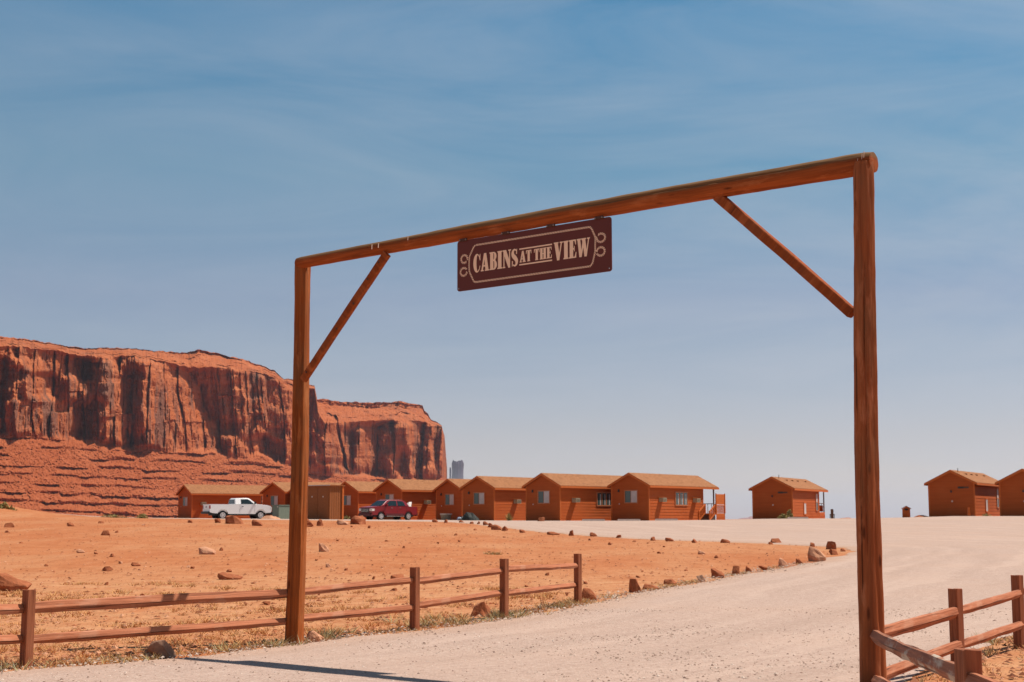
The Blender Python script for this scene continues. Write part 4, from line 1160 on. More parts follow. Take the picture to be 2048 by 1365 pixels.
def build_grass():
    rg = np.random.default_rng(11)
    cx, cy, n_, hh, tt = [], [], [], [], []
    # belt behind the fence: sparse straw clumps
    N = 1300
    y = 14 + 17 * rg.random(N); x = -0.42 * y + (road_l(y) - 0.05 + 0.42 * y) * rg.random(N)
    k = (x < road_l(y) - 0.1) & (fbm(x / 2.2, y / 2.2, 81, 3) > -0.06)
    for a, b in zip(x[k], y[k]): cx.append(a); cy.append(b); n_.append(rg.integers(8, 22)); hh.append(rg.uniform(0.02, 0.06)); tt.append(rg.uniform(0.2, 0.55) if rg.random() > 0.06 else 0.7)
    for q in range(80):
        yy = 14.5 + 20 * rg.random(); xx = -0.40 * yy + (float(road_l(yy)) - 0.4 + 0.40 * yy) * rg.random()
        if float(road_l(yy)) - xx < 0.4: continue
        r0 = rg.uniform(0.12, 0.34)
        for k in range(int(17 * r0 / 0.2)):
            cx.append(xx + rg.normal(0, r0)); cy.append(yy + rg.normal(0, r0)); n_.append(9); hh.append(rg.uniform(0.03, 0.085)); tt.append(rg.uniform(0.30, 0.66))
    # greener fringe along the gravel edge
    N = 620
    y = 10.5 + 34 * rg.random(N) ** 1.3; off = -np.abs(rg.normal(0, 0.22, N)) - 0.02
    x = road_l(y) + off
    keep = fbm(y / 1.2, 0 * y, 83, 3) > -0.10
    for a, b, q in zip(x, y, keep):
        if q: cx.append(a); cy.append(b); n_.append(rg.integers(8, 26)); hh.append(rg.uniform(0.02, 0.075)); tt.append(rg.uniform(0.3, 0.95))
    # right fence foot
    N = 130
    y = 10 + 13 * rg.random(N); x = road_r(y) + 0.15 + np.abs(rg.normal(0, 0.6, N))
    for a, b in zip(x, y): cx.append(a); cy.append(b); n_.append(rg.integers(8, 20)); hh.append(rg.uniform(0.03, 0.1)); tt.append(rg.uniform(0.3, 1.0))
    # a few single green tufts
    for px, row, s in ((992, 1109, 0.16), (1005, 1230, 0.2), (1022, 1232, 0.22), (915, 1245, 0.22), (640, 1270, 0.2), (660, 1278, 0.18), (560, 1291, 0.16), (470, 1298, 0.2), (240, 1325, 0.2), (30, 1338, 0.22), (838, 1252, 0.2), (1120, 1215, 0.15), (1150, 1208, 0.2), (870, 1240, 0.3), (1990, 1285, 0.2), (1010, 1236, 0.2)):
        p = at(px, row)
        for q in range(14):
            cx.append(p.x + rg.normal(0, s)); cy.append(p.y + rg.normal(0, s * 1.2)); n_.append(16); hh.append(rg.uniform(0.06, 0.14)); tt.append(rg.uniform(0.6, 1.0))
    cx = np.array(cx); cy = np.array(cy); n_ = np.array(n_); hh = np.array(hh); tt = np.array(tt)
    X = np.repeat(cx, n_); Y = np.repeat(cy, n_); H = np.repeat(hh, n_) * rg.uniform(0.5, 1.3, n_.sum()); T = np.clip(np.repeat(tt, n_) + rg.normal(0, 0.1, n_.sum()), 0, 1)
    m = len(X)
    a = rg.random(m) * 6.283; rad = np.abs(rg.normal(0, 0.06, m))
    X = X + np.cos(a) * rad; Y = Y + np.sin(a) * rad
    Z = terrain(X, Y)
    lean = rg.uniform(0.5, 1.8, m) * H
    w = rg.uniform(0.003, 0.007, m) * (0.7 + Y / 35)
    b = rg.random(m) * 6.283
    v0 = np.stack([X - w * np.cos(b), Y - w * np.sin(b), Z - 0.01], -1); v1 = np.stack([X + w * np.cos(b), Y + w * np.sin(b), Z - 0.01], -1)
    v2 = np.stack([X + lean * np.cos(a), Y + lean * np.sin(a), Z + H], -1)
    V = np.stack([v0, v1, v2], 1).reshape(-1, 3)
    Fc = np.arange(3 * m).reshape(-1, 3)
    me = mesh('dry_grass', V, Fc)
    at_ = me.attributes.new('tint', 'FLOAT', 'POINT'); at_.data.foreach_set('value', np.repeat(T, 3).astype(np.float32))
    tag(obj('dry_grass', me, M_GRASS), kind='stuff')
build_grass()

def bush(px, row, w, h, label, seed, name='desert_shrub', Y=None, n=420, tint=(0.1, 0.9), spiky=False, group=None):
    rg = np.random.default_rng(seed)
    p = at(px, row) if Y is None else P(px, row, Y)
    th = rg.random(n) * 6.283; el = rg.random(n) ** 0.7 * 1.5
    if spiky:
        d = np.stack([np.cos(th) * np.cos(el), np.sin(th) * np.cos(el), np.sin(el)], -1)
        L = rg.uniform(0.7, 1.0, n)
        tip = d * L[:, None] * np.array([w / 2, w / 2, h])
        root = d * 0.08 * np.array([w / 2, w / 2, h]); side = np.stack([-np.sin(th), np.cos(th), 0 * th], -1) * (0.035 * h)
        V = np.stack([root - side, root + side, tip], 1).reshape(-1, 3)
    else:
        rr = rg.random(n) ** 0.5; lump = 0.75 + 0.5 * fbm(th * 1.6, el * 2, seed, 2)
        c = np.stack([np.cos(th) * np.cos(el), np.sin(th) * np.cos(el), np.sin(el)], -1) * (rr * lump)[:, None] * np.array([w / 2, w / 2, h])
        e1 = rg.normal(0, 1, (n, 3)); e1 /= np.linalg.norm(e1, axis=1)[:, None]; e2 = np.cross(e1, rg.normal(0, 1, (n, 3))); e2 /= np.linalg.norm(e2, axis=1)[:, None]
        s = 0.09 * h * rg.uniform(0.6, 1.4, n)[:, None]
        V = np.stack([c - e1 * s, c + e1 * s, c + e2 * s * 2.2], 1).reshape(-1, 3)
    me = mesh(name, V, np.arange(3 * n).reshape(-1, 3))
    t = np.repeat(rg.uniform(tint[0], tint[1], n), 3).astype(np.float32)
    a_ = me.attributes.new('tint', 'FLOAT', 'POINT'); a_.data.foreach_set('value', t)
    o = obj(name, me, M_LEAF, loc=p)
    return tag(o, label, 'plant', group)
for k, (px, row, w, h, lab) in enumerate([(4, 1026, 2.4, 0.9, 'olive shrub on top of the sandy bank at the left edge of the photo'), (24, 1032, 2.0, 0.7, 'low olive shrub second from the left on the sandy bank slope'),
                                         (44, 1038, 1.6, 0.5, 'small brownish shrub at the lower end of the sandy bank'),
                                         (228, 1038, 3.2, 0.45, 'low wide green shrub at the talus foot in the left field'), (285, 1038, 1.6, 0.5, 'rounded green shrub at the talus foot left of the leftmost cabin')]):
    bush(px, row, w, h, lab, 900 + k, Y=112 if k < 3 else 118)

# ================================================================== CABINS
CW, CH, CR = 4.2, 3.34, 1.05            # width, eave height, rise
def lap(mb, p0, p1, z0, z1, nrm, pitch=0.29, lip=0.024, top=None):
    """lap siding from p0 to p1 (2-D) between z0 and z1, each board tilted out at its foot"""
    n = max(1, int(round((z1 - z0) / pitch))); st = (z1 - z0) / n
    d = Vector((p1[0] - p0[0], p1[1] - p0[1], 0)); L = d.length; d /= L
    for k in range(n):
        a = z0 + k * st; b = a + st
        if top: # gable: clip the ends to the roof slope
            def ends(z):
                e = top(z); return e
            a0, a1 = ends(a); b0, b1 = ends(b)
        else: a0, a1, b0, b1 = 0, L, 0, L
        q = [Vector((p0[0], p0[1], 0)) + d * s + Vector((nrm[0], nrm[1], 0)) * o + Vector((0, 0, z)) for s, o, z in ((a0, lip, a), (a1, lip, a), (b1, 0.0, b), (b0, 0.0, b))]
        r = [Vector((p0[0], p0[1], 0)) + d * s + Vector((nrm[0], nrm[1], 0)) * 0.0 + Vector((0, 0, a)) for s in (a0, a1)]
        mb.add(q + r, [(0, 1, 2, 3), (4, 5, 1, 0)])
def window(par, pos, wdir, nrm, w, h, style, z):
    """pos = 2-D centre on the wall, z sill height"""
    wd = Vector((wdir[0], wdir[1], 0)); nn = Vector((nrm[0], nrm[1], 0)); c = Vector((pos[0], pos[1], 0))
    def bx(mb, s0, s1, z0, z1, o0, o1):
        v = [c + wd * s + nn * o + Vector((0, 0, zz)) for s in (s0, s1) for o in (o0, o1) for zz in (z0, z1)]
        mb.add(v, [(0, 1, 3, 2), (4, 6, 7, 5), (0, 4, 5, 1), (2, 3, 7, 6), (0, 2, 6, 4), (1, 5, 7, 3)])
    fr = MB(); t = 0.10
    bx(fr, -w / 2 - t, -w / 2, z - t, z + h + t, 0.0, 0.055); bx(fr, w / 2, w / 2 + t, z - t, z + h + t, 0.0, 0.055)
    bx(fr, -w / 2, w / 2, z + h, z + h + t, 0.0, 0.055); bx(fr, -w / 2, w / 2, z - t, z, 0.0, 0.06)
    f = fr.build('window', M_FRAME, par)
    if style == 'slider':
        a = MB(); bx(a, -w / 2, -0.02, z, z + h, 0.0, 0.03); a.build('pane', M_GLASS, f)
        b = MB(); bx(b, 0.02, w / 2, z, z + h, 0.0, 0.034); b.build('curtain', M_CURTAIN, f)
        m_ = MB(); bx(m_, -0.02, 0.02, z, z + h, 0.0, 0.045); m_.build('mullion', M_FRAME, f)
    elif style == 'triple':
        a = MB(); bx(a, -w / 2, w / 2, z, z + h, 0.0, 0.03); a.build('pane', M_GLASS, f)
        for q in (-w / 6, w / 6):
            m_ = MB(); bx(m_, q - 0.05, q + 0.05, z, z + h, 0.0, 0.05); m_.build('mullion', M_FRAME, f)
        for q in (-w / 3 + 0.12, 0.13, w / 3 + 0.12):
            b = MB(); bx(b, q - 0.06, q + 0.06, z + 0.02, z + h - 0.1, 0.0, 0.036); b.build('curtain', M_CURTAIN, f)
    elif style == 'tall':
        a = MB(); bx(a, -w / 2, w / 2, z, z + h * 0.48, 0.0, 0.03); a.build('pane', M_GLASS, f)
        b = MB(); bx(b, -w / 2, w / 2, z + h * 0.52, z + h, 0.0, 0.03); b.build('curtain', M_CURTAIN, f)
        m_ = MB(); bx(m_, -w / 2, w / 2, z + h * 0.48, z + h * 0.52, 0.0, 0.045); m_.build('mullion', M_FRAME, f)
    return f
def cabin(px, row, Y, a_deg, label, kind='A', Lb=9.9, Lp=2.3, ac=(0.24,), swin=None, vents=False, stair=False, base=None):
    p = P(px, row, Y)
    t = thing('cabin', label, 'cabin', p, -R(a_deg), 'orange cabins along the far side of the gravel lot')
    W, H, RZ = CW, CH if kind == 'A' else 3.16, CR; L = Lb + Lp
    sl = RZ / (W / 2)
    zb = -1.0
    w = MB()
    lap(w, (-W, 0), (0, 0), 0.0, H, (0, -1)); lap(w, (0, 0), (0, Lb), 0.0, H, (1, 0))
    lap(w, (0, Lb), (-W, Lb), 0.0, H, (0, 1)); lap(w, (-W, Lb), (-W, 0), 0.0, H, (-1, 0))
    ztop = H + RZ - 0.02
    tri = lambda z: ((z - H) / sl, W - (z - H) / sl)
    lap(w, (-W, 0), (0, 0), H, ztop, (0, -1), top=tri); lap(w, (0, Lb), (-W, Lb), H, ztop, (0, 1), top=tri)
    w.box((-W + 0.02, 0.02, zb), (-0.02, Lb - 0.02, 0.0))
    w.build('wall', M_SIDING, t)
    # roof: two slabs, thin eaves
    ov, og, th = 0.30, 0.28, 0.13
    rf = MB()
    for s in (-1, 1):
        xe = W / 2 + ov
        pr = [(-W / 2, H + RZ + 0.03), (-W / 2 + s * xe, H + RZ + 0.03 - xe * sl), (-W / 2 + s * xe, H + RZ + 0.03 - xe * sl + th), (-W / 2, H + RZ + 0.03 + th)]
        rf.prism(pr, -og, L + og)
    ro = rf.build('roof', M_ROOF, t)
    for s in (-1, 1):
        fs = MB()
        xe = W / 2 + ov + 0.02
        x_ = -W / 2 + s * xe; z_ = H + RZ + 0.03 - xe * sl
        fs.box((min(x_, x_ + s * 0.03), -og - 0.03, z_ - 0.10), (max(x_, x_ + s * 0.03), L + og + 0.03, z_ + th * 0.72))
        fs.build('fascia', M_TRIM, t)
        for yy in (-og - 0.028, L + og + 0.004):
            pr = [(-W / 2, H + RZ - 0.10), (x_, z_ - 0.10), (x_, z_ + th * 0.75), (-W / 2, H + RZ + 0.03 + th * 0.75)]
            MB().prism(pr, yy, yy + 0.024).build('barge_board', M_TRIM, t)
    # soffit under the porch roof
    if Lp > 0.5:
        MB().box((-W - 0.05, Lb + 0.05, H - 0.03), (0.05, L + 0.1, H + 0.02)).build('soffit', M_SOFFIT, t)
    for x0, y0 in ((-W, 0), (0, 0), (0, Lb), (-W, Lb)):
        MB().box((x0 - 0.055 if x0 < -1 else x0 - 0.09, y0 - 0.035 if y0 < 1 else y0 - 0.09, 0.0), (x0 + 0.09 if x0 < -1 else x0 + 0.035, y0 + 0.09 if y0 < 1 else y0 + 0.035, H - 0.02)).build('corner_trim', M_TRIM, t)
    if kind == 'A':
        window(t, (-W * 0.47, -0.022), (1, 0), (0, -1), 1.34, 1.08, 'slider', 1.74)
        lm_ = MB(); lm_.box((-W * 0.82, -0.14, 2.72), (-W * 0.82 + 0.16, -0.02, 2.98)); lm_.build('wall_lamp', M_LAMP, t, bevel=0.02)
        ob = MB(); ob.box((-W * 0.80, -0.06, 1.55), (-W * 0.80 + 0.09, -0.02, 1.66)); ob.build('outlet_box', M_CONC, t)
    else:
        vb = MB(); vb.box((-1.50, -0.06, 2.62), (-0.95, -0.02, 2.80)); vb.build('vent', M_LAMP, t)
        vb = MB(); vb.box((-0.93, -0.05, 2.64), (-0.5, -0.02, 2.79)); vb.build('vent_cover', M_DARKWOOD, t)
        lm_ = MB(); lm_.box((-W * 0.52, -0.14, 2.25), (-W * 0.52 + 0.14, -0.02, 2.45)); lm_.build('wall_lamp', M_LAMP, t, bevel=0.02)
        ob = MB(); ob.lathe([(0.08, -0.05), (0.08, 0.0)], 12, 'y', (-W * 0.49, -0.02, 1.45)); ob.build('outlet_box', M_CONC, t)
        window(t, (0.022, Lb - 1.0), (0, 1), (1, 0), 0.62, 1.7, 'tall', 0.95)
        pn = MB(); pn.box((0.02, Lb * 0.40, 0.55), (0.06, Lb * 0.40 + 0.75, 1.65)); pn.build('access_panel', M_CURTAIN, t)
        pf = MB()
        for y0, y1_, z0, z1 in ((Lb * .4 - .09, Lb * .4, .45, 1.75), (Lb * .4 + .75, Lb * .4 + .84, .45, 1.75), (Lb * .4, Lb * .4 + .75, .45, .55), (Lb * .4, Lb * .4 + .75, 1.65, 1.75)):
            pf.box((0.02, y0, z0), (0.075, y1_, z1))
        pf.build('panel_frame', M_TRIM, t)
    for q in ac:
        yy = Lb * q
        A = MB(); A.box((0.02, yy, 1.78), (0.52, yy + 0.66, 2.18)); au = A.build('air_conditioner', M_ACGREY, t, bevel=0.02)
        G = MB()
        for k in range(4): G.box((0.521, yy + 0.06, 1.84 + k * 0.08), (0.527, yy + 0.60, 1.87 + k * 0.08))
        G.build('grille', M_LAMP, au)
        S = MB(); S.box((0.0, yy - 0.1, 2.20), (0.075, yy + 0.76, 2.30)); S.build('frame', M_TRIM, au)
    if swin:
        window(t, (0.022, Lb * swin), (0, 1), (1, 0), 2.1, 1.15, 'triple', 1.55)
    if vents:
        for yv, xr, hh in ((1.2, -W / 2 + 0.35, 0.5),):
            MB().lathe([(0.03, 0), (0.03, hh)], 8, 'z', (xr, yv, H + RZ - 0.15)).build('vent_pipe', M_LAMP, t)
        for yv in (2.6, 4.6, 6.6, 9.6):
            rb = MB(); zc = H + RZ - 0.7 * sl + 0.16
            rb.box((-W / 2 + 0.58, yv, zc - 0.06), (-W / 2 + 0.84, yv + 0.28, zc + 0.07)); rb.build('roof_vent', M_SOFFIT if yv < 4 else M_ROOF, t, bevel=0.03)
    # porch
    dk = MB(); dk.box((-W, Lb + 0.03, 0.62), (0.0, L, 0.74)); dk.build('porch_deck', M_TRIM, t)
    sk = MB(); lap(sk, (0, Lb + 0.05), (0, L), -0.6, 0.62, (1, 0), lip=0.012); lap(sk, (0, L), (-W, L), -0.6, 0.62, (0, 1), lip=0.012); sk.build('porch_skirt', M_SIDING, t)
    for x0 in (-0.07, -W + 0.07):
        MB().box((x0 - 0.055, L - 0.14, 0.74), (x0 + 0.055, L - 0.03, H - 0.03)).build('porch_post', M_DARKWOOD, t)
    rl = MB()
    rl.box((-0.06, L - 0.25 if stair else Lb + 0.05, 1.66), (0.0, L - 0.15, 1.73)); rl.box((-W + 0.1, L - 0.09, 1.66), (-0.13, L - 0.03, 1.73))
    for k in range(9):
        x = -0.35 - k * 0.44; rl.box((x, L - 0.08, 0.74), (x + 0.04, L - 0.04, 1.66))
    rl.build('railing', M_DARKWOOD, t)
    if kind == 'B':
        pp = MB(); pp.box((-W + 0.2, L - 0.03, 0.84), (-0.2, L + 0.0, 1.5)); pp.build('porch_panel', M_TRIM, t)
    if stair:
        Y0, Y1, X1 = Lb + 0.3, Lb + 2.05, 1.3
        ld = MB(); ld.box((0.002, Y0, 0.60), (X1, Y1, 0.738)); ld.build('landing', M_TRIM, t)
        ls = MB(); lap(ls, (X1, Y0), (X1, Y1), -0.6, 0.60, (1, 0), lip=0.012); ls.build('landing_skirt', M_SIDING, t)
        stp = MB()
        for k in range(4): stp.box((0.12, Y0 - 0.29 - k * 0.28, -0.5), (X1 - 0.12, Y0 - 0.01 - k * 0.28, 0.58 - k * 0.17))
        so = stp.build('stair', M_DARKWOOD, t)
        for xx in (0.06, X1 - 0.06):
            hr = MB()
            hr.bar((xx, Y0, 1.62), (xx, Y0 - 1.2, 0.88), 0.09, 0.12); hr.bar((xx, Y0, 0.80), (xx, Y0 - 1.2, 0.06), 0.07, 0.12)
            hr.box((xx - 0.05, Y0 - 0.05, 0.62), (xx + 0.05, Y0 + 0.05, 1.68)); hr.box((xx - 0.05, Y0 - 1.25, -0.5), (xx + 0.05, Y0 - 1.15, 0.98))
            for k in range(6): hr.bar((xx, Y0 - 0.18 - k * 0.165, 0.70 - k * 0.10), (xx, Y0 - 0.18 - k * 0.165, 1.48 - k * 0.10), 0.05, 0.05)
            hr.build('stair_rail', M_TRIM, so)
        sc = MB(); XS = X1 + 0.0
        lap(sc, (XS, Y0 + 0.06), (XS, Y1 - 0.06), 1.60, 2.62, (1, 0), pitch=0.17, lip=0.012); sc.box((XS - 0.05, Y0 + 0.06, 1.60), (XS - 0.001, Y1 - 0.06, 2.62))
        sc.build('privacy_screen', M_TRIM, t)
        for yy in (Y0, Y1 - 0.03): MB().box((XS - 0.06, yy - 0.03, 0.74), (XS + 0.05, yy + 0.06, 2.68)).build('screen_post', M_TRIM, t)
        MB().box((XS - 0.04, Y0 + 0.06, 1.46), (XS + 0.03, Y1 - 0.06, 1.56)).build('screen_rail', M_TRIM, t)
        for k in range(9): MB().box((XS - 0.03, Y0 + 0.14 + k * 0.17, 0.76), (XS + 0.01, Y0 + 0.21 + k * 0.17, 1.46)).build('baluster', M_TRIM, t)
    return t
cabin(383, 1038.5, 187, 53, 'leftmost cabin, long side behind the white pickup, at the talus foot', 'A', ac=(0.12,))
cabin(569, 1039, 174, 42, 'cabin partly hidden by the left gateway post, just right of the white pickup', 'A', ac=())
cabin(625, 1040, 171, 42, 'cabin behind the brown shed, its tan roof showing over the shed top', 'A', ac=())
cabin(716, 1040, 168, 43, 'cabin between the brown shed and the red pickup', 'A', ac=(0.30,))
cabin(803, 1041, 157, 44, 'cabin directly behind the red pickup, its tall gable over the windscreen', 'A', ac=(0.33,))
cabin(924, 1042, 154, 46, 'cabin mostly hidden behind its right neighbour, tan tub before its front', 'A', ac=())
cabin(988.5, 1043, 143, 40, 'cabin with a black covered heap before its front and a dry spiky plant', 'A', ac=(0.30,))
cabin(1120.5, 1043.5, 133.5, 42, 'cabin with a dark front window and a red rock at its foot', 'A', ac=(0.17,), swin=0.66)
cabin(1298.5, 1042.5, 134, 38, 'cabin with a covered porch, stairs and a privacy screen at its right end', 'A', ac=(0.17, 0.80), swin=0.58, stair=True)
cabin(1586, 1039, 146, 27.5, 'isolated cabin standing alone left of the right gateway post, leafy shrub at its corner', 'B', ac=(), vents=True)
cabin(1951, 1034.5, 132, 31.5, 'cabin right of the right gateway post, second cabin from the right edge', 'B', ac=(), vents=True)
cabin(2098, 1035, 128, 33, 'rightmost cabin cut by the right edge of the photo', 'B', ac=(), vents=True)

# ================================================================== VEHICLES
def arc(cx, cz, r, a0, a1, n=12): return [(cx + r * math.cos(R(a0 + (a1 - a0) * k / n)), cz + r * math.sin(R(a0 + (a1 - a0) * k / n))) for k in range(n + 1)]
def wheel(par, x, y, r, w, side):
    t = MB(); t.lathe([(r * 0.6, -w / 2), (r * 0.93, -w / 2), (r, -w / 2 + 0.04), (r, w / 2 - 0.04), (r * 0.93, w / 2), (r * 0.6, w / 2)], 28, 'y', (0, 0, 0))
    o = t.build('wheel', M_RUBBER, par, smooth=True); o.location = (x, y, r)
    rim = MB(); ys = side * w / 2
    rim.lathe([(r * 0.62, min(ys - side * .05, ys + side * 0.006)), (r * 0.62, max(ys - side * .05, ys + side * 0.006))], 24, 'y')
    ri = rim.build('rim', M_RIM, o)
    h = MB()
    for k in range(5):
        a = 2 * math.pi * k / 5
        h.lathe([(r * 0.10, min(ys, ys + side * 0.012)), (r * 0.10, max(ys, ys + side * 0.012))], 10, 'y', (r * 0.38 * math.cos(a), 0, r * 0.38 * math.sin(a)))
    h.build('rim_hole', M_BLACKPL, o)
    return o
def greenhouse(par, side_poly, yb, yt, zb, zt, mat):
    """side polygon in x,z; half width falls from yb at zb to yt at zt"""
    hw = lambda z: yb + (yt - yb) * (z - zb) / (zt - zb)
    L_ = [(x, -hw(z), z) for x, z in side_poly]; R_ = [(x, hw(z), z) for x, z in side_poly]
    n = len(side_poly); mb = MB()
    mb.add(L_ + R_, [tuple(range(n)), tuple(range(n, 2 * n))[::-1]] + [(i, n + i, n + (i + 1) % n, (i + 1) % n) for i in range(n)])
    return mb.build('cab', mat, par, bevel=0.05, seg=3, smooth=True), hw
def side_glass(par, polys, hw, off=0.006):
    for s in (-1, 1):
        for poly in polys:
            mb = MB(); n = len(poly)
            mb.add([(x, s * (hw(z) + off), z) for x, z in poly] + [(x, s * (hw(z) - 0.02), z) for x, z in poly],
                   [tuple(range(n)), tuple(range(n, 2 * n))[::-1]] + [(i, n + i, n + (i + 1) % n, (i + 1) % n) for i in range(n)])
            mb.build('window', M_GLASS_CAR, par)
def quad_glass(name, par, q, off):
    v = [Vector(p) for p in q]; nrm = (v[1] - v[0]).cross(v[3] - v[0]).normalized() * off
    mb = MB(); mb.add([p + nrm for p in v] + [p - nrm * 2 for p in v], [(0, 1, 2, 3), (7, 6, 5, 4), (0, 4, 5, 1), (1, 5, 6, 2), (2, 6, 7, 3), (3, 7, 4, 0)])
    return mb.build(name, M_GLASS_CAR, par)
def white_pickup(loc, rot):
    t = thing('pickup_truck', 'white single cab pickup truck parked tail toward the camera before the leftmost cabin', 'pickup truck', loc, rot)
    wx = (1.28, 4.86); rw = 0.40
    def prof(top): return [(0.06, 0.66), (0.30, 0.58), (0.74, 0.55)] + arc(wx[0], 0.44, 0.50, 168, 12) + [(1.80, 0.50), (4.34, 0.50)] + arc(wx[1], 0.44, 0.50, 170, 10) + [(5.38, 0.60), (5.80, 0.62), (5.90, 0.80), (5.90, 1.08), (5.82, 1.20)] + top
    side = prof([(5.55, 1.27), (4.5, 1.36), (4.2, 1.37), (0.04, 1.37)])
    b = MB(); b.prism(side, -1.0, -0.90); b.prism(side, 0.90, 1.0)
    mid = [(0.06, 0.66), (5.80, 0.62), (5.90, 0.80), (5.90, 1.08), (5.82, 1.22), (5.5, 1.30), (4.5, 1.39), (2.36, 1.39), (2.36, 0.92), (0.14, 0.92), (0.14, 1.37), (0.04, 1.37)]
    b.prism(mid, -0.90, 0.90)
    body = b.build('body', M_WHITE, t)
    cab, hw = greenhouse(t, [(2.40, 1.36), (2.44, 1.80), (2.58, 1.93), (3.55, 1.95), (3.80, 1.91), (4.55, 1.36)], 0.95, 0.78, 1.36, 1.95, M_WHITE)
    side_glass(cab, [[(2.98, 1.40), (2.98, 1.82), (3.60, 1.84), (3.82, 1.74), (4.22, 1.40)]], hw)
    quad_glass('rear_window', cab, [(2.405, 0.82, 1.42), (2.405, -0.82, 1.42), (2.445, -0.72, 1.80), (2.445, 0.72, 1.80)], 0.012)
    quad_glass('windscreen', cab, [(4.50, -0.84, 1.41), (4.50, 0.84, 1.41), (3.86, 0.70, 1.88), (3.86, -0.70, 1.88)], 0.012)
    for s in (-1, 1):
        each('door_gap', M_BLACKPL, body, [((x0, s * 1.0 - 0.004, 0.56), (x0 + 0.015, s * 1.0 + 0.004, 1.36)) for x0 in (2.86, 4.28)])
        h = MB(); h.box((3.0, min(s * 1.0, s * 1.03), 1.17), (3.2, max(s * 1.0, s * 1.03), 1.21)); h.build('door_handle', M_BLACKPL, t)
        m = MB(); m.box((4.2, min(s * 0.98, s * 1.2), 1.40), (4.34, max(s * 0.98, s * 1.2), 1.62)); m.build('mirror', M_BLACKPL, t, bevel=0.03)
        l = MB(); l.box((0.02, min(s * 0.84, s * 1.006), 0.95), (0.14, max(s * 0.84, s * 1.006), 1.28)); l.build('tail_light', M_TAIL, t, bevel=0.02)
        l = MB(); l.box((5.72, min(s * 0.62, s * 1.005), 0.92), (5.915, max(s * 0.62, s * 1.005), 1.14)); l.build('headlight', M_LIGHTGLASS, t, bevel=0.02)
        sk = MB(); sk.box((1.85, min(s * 0.9, s * 0.985), 0.42), (4.3, max(s * 0.9, s * 0.985), 0.50)); sk.build('sill', M_BLACKPL, t)
        for x in wx: wheel(t, x, s * 0.84, rw, 0.27, s)
    MB().box((-0.14, -0.98, 0.50), (0.06, 0.98, 0.72)).build('rear_bumper', M_BLACKPL, t, bevel=0.03)
    MB().box((5.80, -0.98, 0.45), (6.02, 0.98, 0.68)).build('front_bumper', M_BLACKPL, t, bevel=0.04)
    MB().box((0.5, -0.80, 0.36), (5.4, 0.80, 0.64)).build('chassis', M_BLACKPL, t)
    MB().box((0.02, -0.13, 1.08), (0.038, 0.13, 1.17)).build('tailgate_handle', M_BLACKPL, t)
    MB().box((5.88, -0.55, 0.80), (5.925, 0.55, 1.12)).build('grille', M_BLACKPL, t)
    return t
